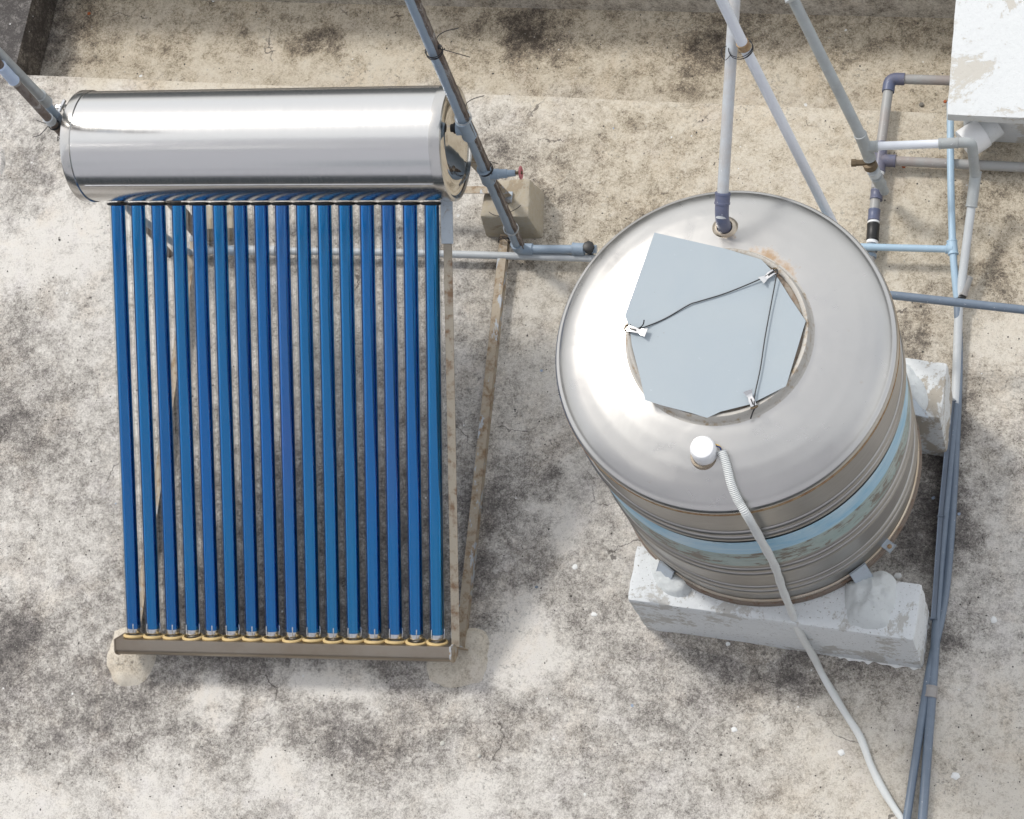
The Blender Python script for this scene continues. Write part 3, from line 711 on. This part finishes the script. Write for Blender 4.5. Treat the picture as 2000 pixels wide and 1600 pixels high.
beam(bm, c + Vector((-.02, .02, 0)), c + Vector((.03, .02, .0)), .012, .01); beam(bm, c + Vector((-.005, .0, 0)), c + Vector((.02, .035, .02)), .012, .01); obj('clamp', bm, M['silver'], lr)
lp = thing('metal_post', 'rusty brown post with pale blue wrap tied beside the left vent pipe', 'post', at(330, 495, 0))
pt, pb = at(-60, 62, 1.93), at(124, 264, 1.05); pf = at(332, 497, .0)
pts = [pt, pb, Vector((pf.x, pf.y, .0))]
part('pole', M['wood'], lp, tube, [pt, pb, pf], .0145)
def on(px): return min((along(pt, pb, k) for k in np.linspace(0, 1, 300)), key=lambda p: abs(pix(p)[0] - px))
part('wrap', pvc('pale_blue_tape', (.45, .55, .72), (.62, .70, .82), .5), lp, collar, on(0), on(27), .018)
part('ring', M['pale_pvc'], lp, collar, on(93), on(100), .017)
# pipe on the roof behind the tubes
gp = thing('ground_pipe', 'pale grey pipe lying on the roof behind the blue tubes', 'pipe', at(760, 493, 0))
pts = [at(372, 494, .05), at(455, 486, .05), at(530, 490, .05), at(760, 493, .05), at(1170, 505, .05)]
part('pipe', M['pale_pvc'], gp, tube, pts, .0145)
for x in (400, 452, 495, 530): part('coupling', M['blue_pvc'] if x < 480 else M['pale_pvc'], gp, collar, at(x - 9, 489, .05), at(x + 9, 490, .05), .019)

# inlet pipe into the tank
ZR = 1.46; TC = Vector((1.741, -.9736, 0))
def dome_z(r): return float(np.interp(r, [0, .262, .30, .35, .40, .44, .46, .485, .50], [1.566, 1.562, 1.556, 1.546, 1.533, 1.518, 1.508, 1.487, 1.46]))
def on_dome(px, py, dz=0):
    z = 1.5
    for _ in range(8):
        p = at(px, py, z); z = dome_z((Vector((p.x, p.y, 0)) - TC).length) + dz
    return at(px, py, z)
i0 = on_dome(1416, 446)
ip = thing('inlet_pipe', 'grey overhead pipe with dark elbow plugged into the top of the steel tank', 'pipe', i0)
iz = i0 + Vector((0, 0, .075)); ie = at(1413, 380, i0.z + .085); i9 = at(1438, -60, 2.05); imid = at(1422, 230, 1.82)
idr = (i9 - iz).normalized()
part('pipe', M['inlet_pvc'], ip, tube, [iz, i9], .0168)
bm = bmesh.new(); tube(bm, bend([i0 + Vector((0, 0, -.01)), iz, toward(iz, i9, .07)], .045, 8), .0205); collar(bm, toward(iz, i9, .04), toward(iz, i9, .075), .0212); obj('elbow', bm, M['dark_pvc'], ip)
part('flange', M['seam'], ip, lathe, [(.024, .012), (.03, .010), (.036, .003), (.040, -.004)], i0, 40)
# white brace pipe
wp = thing('white_pipe', 'slim white pipe slanting down behind the steel tank', 'pipe', at(1680, 560, 0))
c1 = i9
wa = at(1380, -60, 2.28); 
wcross = at(1452, 88, 1.95); wend = at(1648, 480, .95)
part('pipe', M['white_pvc'], wp, tube, [wa, wcross, wend, wend + (wend - wcross).normalized() * .5], .0155)
part('rust_ring', M['rust_edge'], wp, collar, toward(wcross, wend, -.012), toward(wcross, wend, .014), .0165)
# drop pipe
dp = thing('drop_pipe', 'long grey pipe coming down from above to the brown valve right of the tank', 'pipe', at(1715, 375, 0))
d0, d1, d2 = at(1530, -40, .95), at(1681, 265, .42), at(1728, 375, .075)
dj = at(1551, 12, .92)
part('pipe', M['grey_pvc'], dp, tube, [d0, d1], .0195)
part('pipe', M['grey_pvc'], dp, tube, [d1, d2], .0165)
part('coupling', M['pale_pvc'], dp, collar, toward(dj, d0, .02), toward(dj, d0, .12), .0215)
part('wye', M['grey_pvc'], dp, collar, at(1680, 262, .425), at(1699, 310, .30), .0215)
bv = at(1697, 318, .285)
bm = bmesh.new(); collar(bm, toward(bv, d2, -.005), toward(bv, d2, .028), .0235); tube(bm, [bv, bv + Vector((-.05, 0, 0))], .012, 8); tube(bm, [bv + Vector((-.045, 0, 0)), bv + Vector((-.062, 0, 0))], .015, 8); obj('valve', bm, M['brass'], dp)
for ya, yb in ((333, 341), (345, 360)):
    k = lambda yy: min((along(bv, d2, q) for q in np.linspace(0, 1, 200)), key=lambda p: abs(pix(p)[1] - yy))
    part('coupling', M['grey_pvc'] if ya > 340 else M['pale_pvc'], dp, collar, k(ya), k(yb), .021)
# branch going right then down
x0, x1, x2, x3 = at(1700, 286, .36), at(1885, 279, .36), at(1905, 345, .20), at(1873, 590, .045)
part('pipe', M['white_pvc'], dp, tube, [x0, x1], .0155)
part('coupling', M['grey_pvc'], dp, collar, at(1692, 287, .36), at(1715, 286, .36), .020)
part('coupling', M['grey_pvc'], dp, collar, at(1833, 281, .36), at(1872, 279, .36), .0185)
part('elbow', M['grey_pvc'], dp, tube, bend([at(1872, 279, .36), at(1898, 278, .36), x2], .035), .0185)
part('coupling', M['grey_pvc'], dp, collar, toward(x2, x3, -.02), toward(x2, x3, .11), .0195)
x4, x5, x6, x7 = at(1866, 790, .022), at(1836, 1110, .022), at(1822, 1330, .02), at(1797, 1660, .02)
part('pipe', M['pale_pvc'], dp, tube, [x2, x3, x4], .0155)
part('pipe', M['conduit'], dp, tube, [x4, x5, x6, x7], .0160)
part('coupling', M['tan_pvc'], dp, collar, at(1890, 540, .06), at(1878, 578, .05), .019)
part('coupling', M['tan_pvc'], dp, collar, at(1820, 1340, .02), at(1817, 1363, .02), .021)
part('tape', M['black'], dp, collar, at(1877, 579, .05), at(1876, 588, .05), .017)

# manifold of browned pipes
hp_ = thing('browned_pipe', 'sun-browned grey pipe with dark blue fittings, running beside the tank into the gutter', 'pipe', at(1715, 400, 0))
zz = .045
h0, h1, h2, h3, h4 = at(1870, 158, zz), at(1738, 154, zz), at(1717, 310, zz), at(1712, 390, zz), at(1694, 560, zz)
HR = .0185
part('pipe', M['tan_pvc'], hp_, tube, [h1, h0], HR); part('pipe', M['tan_pvc'], hp_, tube, [h1, h2], HR); part('pipe', M['tan_pvc'], hp_, tube, [h2, h4], HR)
h5 = at(2060, 330, zz); ht = at(1718, 313, zz)
part('pipe', M['tan_pvc'], hp_, tube, [ht, h5], HR)
part('elbow', M['dark_pvc'], hp_, tube, bend([toward(h1, h0, .055), h1, toward(h1, h2, .055)], .035), .0235)
bm = bmesh.new(); collar(bm, toward(ht, h1, .07), toward(ht, h3, .05), .0225); collar(bm, ht, toward(ht, h5, .06), .0225); obj('tee', bm, M['dark_pvc'], hp_)
for a, b, m, r in (((1716, 336), (1715, 342), 'white_plastic', .021), ((1715, 343), (1713, 370), 'tan_pvc', .0215), ((1713, 372), (1711, 391), 'dark_pvc', .0225), ((1708, 410), (1706, 432), 'dark_pvc', .0215), ((1706, 433), (1706, 437), 'white_plastic', .021),
                   ((1706, 438), (1704, 470), 'black', .0225), ((1704, 471), (1703, 477), 'white_plastic', .021), ((1703, 478), (1702, 492), 'slate_pvc', .0205), ((1701, 497), (1700, 503), 'blue_pvc', .021)):
    part('coupling', M[m], hp_, collar, at(*a, zz), at(*b, zz), r, .001)
# light blue line
bp = thing('light_blue_pipe', 'light blue pipe with a tee, feeding the steel tank from under the white box', 'pipe', at(1860, 485, 0))
zb_ = .085
b0_, b1_, b2_, b3_ = at(1856, 200, zb_), at(1857, 350, zb_), at(1861, 487, zb_), at(1870, 590, .05)
BRr = .0130
part('pipe', M['lblue_pvc'], bp, tube, spline([b0_, b1_, b2_, b3_], 6), BRr)
b4_, b5_, b6_, b7_ = at(1872, 760, .02), at(1850, 1130, .02), at(1812, 1330, .02), at(1762, 1660, .02)
part('pipe', M['conduit'], bp, tube, spline([b3_, b4_, b5_, b6_, b7_], 8), .0140)
part('pipe', M['lblue_pvc'], bp, tube, [b2_, at(1640, 481, zb_)], BRr)
bm = bmesh.new(); collar(bm, at(1859, 470, zb_), at(1862, 498, zb_ - .003), .0175); collar(bm, at(1847, 486, zb_), b2_, .0165); obj('tee', bm, M['lblue_pvc'], bp)
# conduit raised over the roof on the right
cp = thing('conduit_pipe', 'straight steel-blue pipe reaching from the tank past the right edge', 'pipe', at(1860, 590, 0))
part('pipe', M['conduit'], cp, tube, [at(1690, 571, .34), at(2070, 613, .34)], .0150)
# flat half-channel laid over the two lines on the right
hc = bmesh.new(); P = [at(1860, 785, .038), at(1838, 1010, .036), at(1824, 1210, .034)]
for a, b in zip(P, P[1:]): beam(hc, a, b, .020, .018, (0, 0, 1), .004)
tag(obj('cable_trunking', hc, M['slate_pvc']), 'dark grey flat trunking strip lying along the pipes right of the tank', 'trunking')

# ------------------------------------------------------------------ steel water tank
tk = thing('water_tank', 'big round stainless steel water tank with domed top and blue band', 'water tank', (TC.x, TC.y, .42))
RT = .5; bm = bmesh.new(); prof = [(RT, .445)]
for zc in (.58, .80, 1.22):
    for q in (-.027, .027):
        for a in range(-90, 91, 18): prof.append((RT + .008 * math.cos(R_(a)) ** 1.2, zc + q + .019 * math.sin(R_(a))))
prof += [(RT, 1.436)]
lathe(bm, prof, TC, 160); obj('wall', bm, M['body'], tk, ang=60)
bm = bmesh.new(); lathe(bm, [(RT + .0025, .885), (RT + .0025, 1.025)], TC, 160); obj('green_band', bm, M['band_green'], tk)
bm = bmesh.new(); lathe(bm, [(RT + .0032, 1.026), (RT + .0032, 1.155)], TC, 160); obj('blue_band', bm, M['band_blue'], tk)
bm = bmesh.new(); lathe(bm, [(RT, 1.434), (RT + .004, 1.438), (RT + .0045, 1.446), (RT + .001, 1.4505)], TC, 160); obj('seam', bm, M['rust_edge'], tk)
bm = bmesh.new(); lathe(bm, [(RT + .001, .455), (RT + .006, .450), (RT + .007, .440), (RT + .002, .434)], TC, 160); obj('base_rim', bm, M['seam'], tk)
bm = bmesh.new(); lathe(bm, [(RT + .004, .433), (RT + .012, .428), (RT + .013, .405), (RT - .03, .403)], TC, 160); obj('skirt', bm, M['skirt'], tk)
# dome
bm = bmesh.new(); rr = [.494, .490, .484, .476, .466, .452] + list(np.linspace(.44, .265, 22))
RC = .262
lathe(bm, [(RT + .001, 1.450), (RT + .003, 1.455), (RT + .002, 1.464), (RT - .001, 1.471), (RT - .005, 1.478)] + [(r, dome_z(r)) for r in rr[1:]], TC, 192)
dm = obj('dome', bm, M['dome'], tk, ang=80)
at_ = dm.data.attributes.new('rust', 'FLOAT', 'POINT')
rust_spots = [(1520, 530, 42, .62), (1535, 560, 30, .5), (1490, 500, 30, .45), (1450, 495, 25, .4), (1416, 450, 26, .5), (1232, 640, 26, .5), (1235, 690, 22, .3), (1477, 805, 26, .55), (1365, 895, 16, .5), (1555, 700, 16, .3), (1428, 462, 16, .3)]
for i, v in enumerate(dm.data.vertices):
    w_ = v.co + Vector((TC.x, TC.y, .42)); px, py = pix(w_); q = 0
    for sx, sy, r, a in rust_spots: q += a * math.exp(-((px - sx) ** 2 + (py - sy) ** 2) / (r * r))
    at_.data[i].value = min(q, 1)
bm = bmesh.new(); lathe(bm, [(RC + .012, 1.560), (RC + .005, 1.563), (RC + .002, 1.570), (RC, 1.588), (RC - .005, 1.5945), (RC - .012, 1.5935), (RC - .017, 1.589), (RC - .018, 1.582)], TC, 160); obj('manhole_collar', bm, M['collar'], tk)
bm = bmesh.new(); lathe(bm, [(RC - .018, 1.584), (RC - .03, 1.586), (RC - .05, 1.588), (0, 1.590)], TC, 96); obj('hatch_cover', bm, M['hatch'], tk)
# ears, legs
e = at(1735, 1065, .46); dr = (Vector((e.x, e.y, 0)) - TC).normalized()
bm = bmesh.new(); c = TC + dr * (RT + .022) + Vector((0, 0, .452)); beam(bm, c - dr * .022, c + dr * .014, .032, .005, (0, 0, 1), .002); er = obj('ear', bm, M['painted'], tk)
bm = bmesh.new(); lathe(bm, [(0, .004), (.007, .003), (.008, 0)], c + Vector((0, 0, .0025)), 16); obj('bolt', bm, M['rust_edge'], er)
for (x, y, x2_, y2_) in ((1672, 1112, 1690, 1150), (1318, 1100, 1300, 1128), (1790, 800, 1805, 830)):
    p = at(x, y, .425); d = (Vector((p.x, p.y, 0)) - TC).normalized(); a = TC + d * (RT + .006) + Vector((0, 0, .47)); b = TC + d * (RT + .05) + Vector((0, 0, .395))
    bm = bmesh.new(); beam(bm, a, b, .062, .005, d); obj('leg', bm, M['painted'], tk)

# blocks carrying the tank
HB = .40
def block(top, label, mat, name='white_block'):
    T = [at(x, y, HB) for x, y in top]; c = sum(T, Vector()) / len(T)
    t = thing(name, label, 'concrete block', (c.x, c.y, 0))
    B = [Vector((p.x + (p.x - c.x) / abs(p.x - c.x) * .006, p.y + (p.y - c.y) / abs(p.y - c.y) * .006, -.02)) for p in T]
    bm = rough_box(T, B, .014, .010, .004, .030, len(label))
    obj('block', bm, mat, t); return t
fb = block([(1243, 1064), (1801, 1140), (1786, 1252), (1224, 1172)], 'long whitewashed concrete block under the front of the steel tank', M['white_block'])
rb_ = block([(1330, 640), (1851, 708), (1838, 818), (1320, 748)], 'peeling whitewashed block sticking out right of the steel tank', M['white_block_worn'])
def mound(parent, pts, h, seed, mat, hump=.8):
    P = [at(x, y, HB - .003) for x, y in pts]; c = sum(P, Vector()) / len(P); out = spline(P + [P[0]], 6)[:-1]; bm = bmesh.new(); rings = []
    for j in range(16):
        s = 1 - j / 16; r = []
        for p in out:
            q = c + (p - c) * s; nn = (mnoise.noise(q * 16 + Vector((seed, 0, 0))) * .30 + mnoise.noise(q * 38) * .16 + mnoise.noise(q * 95) * .08) * h * (j > 0)
            r.append(bm.verts.new((q.x, q.y, HB - .004 + h * (1 - s ** 2) ** hump + nn)))
        rings.append(r)
    m = len(out)
    for a, b in zip(rings, rings[1:]):
        for k in range(m): bm.faces.new((a[k], a[(k + 1) % m], b[(k + 1) % m], b[k]))
    bm.faces.new(rings[-1]); obj('mortar_mound', bm, mat, parent)
mound(fb, [(1268, 1085), (1300, 1070), (1350, 1100), (1358, 1140), (1335, 1168), (1300, 1160), (1272, 1130)], .045, 2, M['mortar_white'])
mound(fb, [(1650, 1140), (1690, 1125), (1725, 1115), (1752, 1140), (1745, 1200), (1725, 1228), (1665, 1226), (1650, 1185)], .05, 8, M['mortar_white'])
mound(rb_, [(1735, 705), (1780, 715), (1812, 770), (1805, 805), (1760, 808), (1730, 770)], .05, 12, M['mortar_white'])
# crust of whitewash splashed on the roof along the foot of the front block
def splash(parent, a, b, side, w0, n, mat):
    a, b = Vector(a), Vector(b); s_ = Vector(side).normalized(); bm = bmesh.new(); I = []; O = []
    for k in range(n + 1):
        p = a.lerp(b, k / n); q = max(0, .5 + .9 * mnoise.noise(p * 9) + .8 * mnoise.noise(p * 45)) * w0
        I.append(bm.verts.new(p - s_ * .012 + Vector((0, 0, .007)))); O.append(bm.verts.new(p + s_ * q + Vector((0, 0, .0035))))
    for k in range(n): bm.faces.new((I[k], I[k + 1], O[k + 1], O[k]))
    obj('paint_splash', bm, mat, parent)
def foot(x, y):
    p = at(x, y, HB); return Vector((p.x, p.y, 0))
splash(fb, foot(1224, 1172), foot(1786, 1252), (0, -1, 0), .016, 260, M['chip'])
splash(fb, foot(1801, 1140), foot(1786, 1252), (1, 0, 0), .014, 60, M['chip'])
splash(rb_, foot(1700, 800), foot(1838, 818), (0, -1, 0), .012, 90, M['chip'])
# ------------------------------------------------------------------ lid, clips, cord
LZ = 1.599
poly = [(1278.4, 454.4), (1419, 486.4), (1487, 507), (1504, 524.5), (1521, 545.5), (1543.5, 582), (1573.7, 626.9), (1558, 679), (1537, 749), (1534, 755), (1466, 789.6), (1408, 804), (1380.8, 816.4), (1348, 806), (1293, 792), (1260, 781.7), (1250.9, 739.7), (1233.8, 674), (1230, 640), (1220, 617)]
bm = bmesh.new(); prism(bm, [at(x, y, LZ + .0015) for x, y in poly], [at(x, y, LZ - .0015) for x, y in poly])
lid = tag(obj('lid_sheet', bm, M['lid'], None, False), 'pale blue-grey cut sheet lying over the manhole of the steel tank', 'lid')
def clip(p0, p1, label):
    """sheet clip: p0 at the rim, p1 where its flared tongue ends"""
    a, b = at(*p0, LZ + .012), at(*p1, LZ + .010); d = (b - a).normalized(); s = d.cross(Vector((0, 0, 1))).normalized()
    t = thing('clip', label, 'clip', a, 'spring clips on the lid')
    bm = bmesh.new(); L = (b - a).length
    prof = [(0, .0085, 0), (.35, .0085, .004), (.6, .0065, .002), (.8, .010, .004), (1, .0135, .009)]
    up = [a + d * L * k + s * w + Vector((0, 0, z)) for k, w, z in prof] + [a + d * L * k - s * w + Vector((0, 0, z)) for k, w, z in prof][::-1]
    n = len(prof)
    T = [bm.verts.new(p) for p in up]; B = [bm.verts.new(p - Vector((0, 0, .0015))) for p in up]; m = len(T)
    for k in range(n - 1):
        bm.faces.new((T[k], T[k + 1], T[m - 2 - k], T[m - 1 - k])); bm.faces.new((B[k], B[m - 1 - k], B[m - 2 - k], B[k + 1]))
    for k in range(m): bm.faces.new((T[k], B[k], B[(k + 1) % m], T[(k + 1) % m]))
    obj('tongue', bm, M['silver'], t)
    bm = bmesh.new(); beam(bm, a + d * L * .08 + Vector((0, 0, .0035)), a + d * L * .45 + Vector((0, 0, .006)), .0035, .002, (0, 0, 1), 0); obj('slot', bm, M['black'], t)
    bm = bmesh.new(); lathe(bm, [(.009 + .0028 * math.cos(R_(q)), .0028 * math.sin(R_(q))) for q in range(0, 360, 45)], a - d * .003 - Vector((0, 0, .004)), 20, (d.x, d.y, .6), close=True); obj('hinge', bm, M['brass'], t)
clip((1512, 530), (1487, 550), 'steel clip at the upper right edge of the lid sheet')
clip((1226, 641), (1263, 652), 'steel clip at the left edge of the lid sheet by a knotted cord')
clip((1472, 793), (1461, 765), 'steel clip at the bottom edge of the lid sheet')
def cord(pts, r, label, name='cord', cat='cord', mat='wire', group=None):
    bm = bmesh.new(); tube(bm, spline(pts, 6), r, 8); return tag(obj(name, bm, M[mat]), label, cat, group)
z0 = LZ + .006
cp_ = [at(x, y, z) for x, y, z in ((1232, 634, z0 + .004), (1226, 640, z0), (1226, 648, z0 - .003), (1238, 645, z0), (1262, 638, z0), (1300, 622, z0 - .002), (1345, 596, z0), (1365, 589, z0), (1420, 572, z0), (1485, 545, z0 + .004), (1516, 527, z0 + .012), (1516, 540, z0 + .010), (1505, 600, z0 + .006), (1494, 660, z0 + .006), (1485, 720, z0 + .005), (1474, 772, z0 + .005), (1473, 793, z0 + .010), (1468, 799, z0 + .002))]
cord(cp_, .0018, 'black cord stretched over the lid sheet between the three clips')
cord([at(1236, 641, z0 + .003), at(1248, 641, z0 + .004), at(1256, 634, z0 + .012), at(1258, 625, z0 + .02)], .0018, 'loose black cord end curling up at the left clip')
cord([at(1474, 798, z0), at(1470, 806, z0 - .01), at(1466, 818, z0 - .02)], .0022, 'loose black cord end hanging below the bottom clip')

# float switch cap and hose
fs = on_dome(1377, 885); sw = thing('float_switch', 'round white plastic switch cap on the front of the tank dome', 'switch', fs)
bm = bmesh.new(); lathe(bm, [(0, .056), (.024, .056), (.031, .054), (.035, .049), (.037, .038), (.0365, .0)], fs, 48); obj('cap', bm, M['white_plastic'], sw)
bm = bmesh.new(); lathe(bm, [(.030, .001), (.037, .002), (.038, -.004), (.039, -.012)], fs + Vector((-.004, -.008, 0)), 32); obj('base', bm, M['seam'], sw)
for k, (c, m) in enumerate((((.55, .38, .12), 'amber_wire'), ((.02, .04, .14), 'navy_wire'))):
    p = at(1396 + k * 2, 868 + k * 3, fs.z + .03); q = at(1409, 879 + k * 2, fs.z + .024)
    bm = bmesh.new(); tube(bm, spline([p, (p + q) / 2 + Vector((.004, .002, .004)), q], 4), .0025, 8); obj('lead', bm, plain(m, c, .4), sw)
hs = [on_dome(1409, 880, .024), on_dome(1419, 910, .020), on_dome(1428, 945, .018), on_dome(1442, 978, .020)]
hs += [at(1462, 1012, 1.47), at(1486, 1055, 1.30), at(1513, 1105, 1.02), at(1528, 1150, .72), at(1546, 1195, .455), at(1562, 1236, .30), at(1590, 1285, .10), at(1610, 1325, .016), at(1650, 1392, .014), at(1680, 1440, .014), at(1703, 1500, .014), at(1735, 1560, .014), at(1790, 1640, .014)]
hose = thing('cable_hose', 'cream-white corrugated hose running from the switch cap down across the roof', 'hose', hs[10])
pts = spline(hs, 10); dist = [0]
for a, b in zip(pts, pts[1:]): dist.append(dist[-1] + (b - a).length)
def resamp(t):
    i = max(1, min(len(dist) - 1, int(np.searchsorted(dist, t)))); a, b = dist[i - 1], dist[i]; return pts[i - 1].lerp(pts[i], (t - a) / max(b - a, 1e-9))
p1 = []; r1 = []; t = 0; k = 0
CW = .26
while t < CW:
    p1.append(resamp(t)); amp = .0011 * (1 - max(0, (t - .16)) / .10); r1.append(.0125 + amp * (1, .3, -1, .3)[k % 4]); t += .0013; k += 1
bm = bmesh.new(); tube(bm, p1, r1, 16); obj('corrugated_hose', bm, M['hose'], hose)
p2 = []; t = CW - .002
while t < dist[-1]: p2.append(resamp(t)); t += .02
bm = bmesh.new(); tube(bm, p2, [.0125] + [.0128 + .0008 * math.sin(i * .7) for i in range(len(p2) - 1)], 18); obj('smooth_hose', bm, M['hose'], hose)

# ------------------------------------------------------------------ white box (roof tank housing)
HH = .30
wb = thing('white_box', 'white-painted concrete box with overhanging slab at the upper right', 'concrete box', at(1990, 200, 0))
q0, q1 = at(1849, 224, HH), at(1871, -60, HH); dx = (at(2000, 231, HH) - q0).normalized(); dy = (q1 - q0)
q2, q3 = q0 + dx * 1.4 + dy, q0 + dx * 1.4
def dn_(p, z): return Vector((p.x, p.y, z))
bm = rough_box([q0, q3, q2, q1], [dn_(p, HH - .045) for p in (q0, q3, q2, q1)], .02, .004, .0025, .006, 5)
obj('slab', bm, M['hut'], wb)
i = .05; dyn = dy.normalized(); W0, W1 = q0 + dx * i + dyn * i, q3 + dyn * i
bm = bmesh.new(); W = [W0, W1, q2, q1 + dx * i]; prism(bm, [dn_(p, HH - .045) for p in W], [dn_(p, -DEP - .02) for p in W]); obj('wall', bm, M['hut'], wb, False)
# white spout leaving the wall
wpip = bmesh.new(); s0, s1, s2 = at(1990, 245, .12), at(1930, 262, .12), at(1880, 285, .12)
s0 = at(1945, 240, .13); s1 = at(1915, 262, .12); s2 = at(1883, 283, .115)
tube(wpip, [s0, s1], .052, 32); obj('spout', wpip, M['hut'], wb)
wpip = bmesh.new(); dd = (s2 - s1).normalized(); tube(wpip, [s1 - dd * .01, s1, s2, s2 - dd * .001, s1 + dd * .01], [.056, .057, .057, .052, .050], 32, cap=False); obj('spout_sleeve', wpip, M['white_plastic'], wb)

# ------------------------------------------------------------------ wires
def tie(c, d, r, label, ends=(), mat='wire', rr=.0016):
    t = thing('tie_wire', label, 'wire', c, 'tie wires')
    bm = bmesh.new()
    for o in (-.004, .0, .005): lathe(bm, [(r + rr * math.cos(R_(q)), rr * math.sin(R_(q))) for q in range(0, 360, 72)], c + Vector(d).normalized() * o, 28, Vector(d) + Vector((random.uniform(-.15, .15), random.uniform(-.15, .15), 0)), close=True)
    obj('loop', bm, M[mat], t)
    for e in ends:
        bm = bmesh.new(); tube(bm, spline(e, 6), rr * .9, 6); obj('tail', bm, M['wire'], t)
def onr(py): return min((along(f0, top, k) for k in np.linspace(0, 1, 600)), key=lambda p: abs(pix(p)[1] - py))
c = onr(97); z = c.z; tie(c + off * .45, D, .027, 'black tie wire with two long tails near the top of the riser', [[at(856, 92, z + .01), at(853, 75, z + .02), at(868, 62, z + .03), at(896, 55, z + .03)], [at(858, 95, z + .01), at(880, 101, z + .01), at(918, 112, z + .0)]])
bm = bmesh.new(); bmesh.ops.create_icosphere(bm, subdivisions=1, radius=.008, matrix=Matrix.Translation(at(857, 92, z + .012))); tag(obj('knot', bm, M['wire']), 'black twisted knot of wire on the upper riser', 'knot')
c = onr(228); z = c.z; tie(c + off * .45, D, .027, 'pale wire loops above the riser tee with one curved black tail', [[at(911, 220, z + .01), at(911, 203, z + .02), at(925, 193, z + .02), at(946, 187, z + .02)]], 'pale_wire')
c = onr(328); z = c.z; tie(c + off * .45, D, .027, 'black wire binding just above the red tap', [[at(955, 315, z), at(965, 318, z + .01), at(972, 320, z)]])
c = onr(445); z = c.z; tie(c + off * .45, D, .027, 'pale wire binding low on the riser over the footing', [[at(990, 425, z), at(965, 420, z + .01), at(955, 414, z + .01)], [at(995, 415, z), at(1010, 407, z + .01), at(1017, 401, z + .01)]], 'pale_wire')
c = on(106); tie(c, (pb - pt), .019, 'black wire round the brown post at the left end of the heater', [[on(100), at(80, 262, 1.1), at(64, 268, 1.1)], [on(107), at(85, 240, 1.1), at(72, 235, 1.1)], [on(115), at(112, 275, 1.02), at(116, 270, 1.0), at(112, 268, .98)]])
c = wcross; tie(c + Vector((-.01, 0, -.02)), (wend - wcross), .034, 'thin dark wire tying the white pipe to the tank inlet pipe', [[c + Vector((-.05, .01, -.02)), c + Vector((-.065, -.005, -.02)), c + Vector((-.055, -.03, -.03)), c + Vector((-.04, -.015, -.03))]], rr=.0012)
c = at(1872, 588, .05); tie(c, (x4 - x3), .024, 'wire tying the light blue and pale pipes together under the conduit', rr=.0014)
c = at(987, 470, .06); tie(c, (at(985, 458, .055) - at(897, 1268, .03)), .026, 'black wire round the top of the right base rail', [[at(980, 462, .09), at(992, 472, .08), at(1003, 486, .07)]])
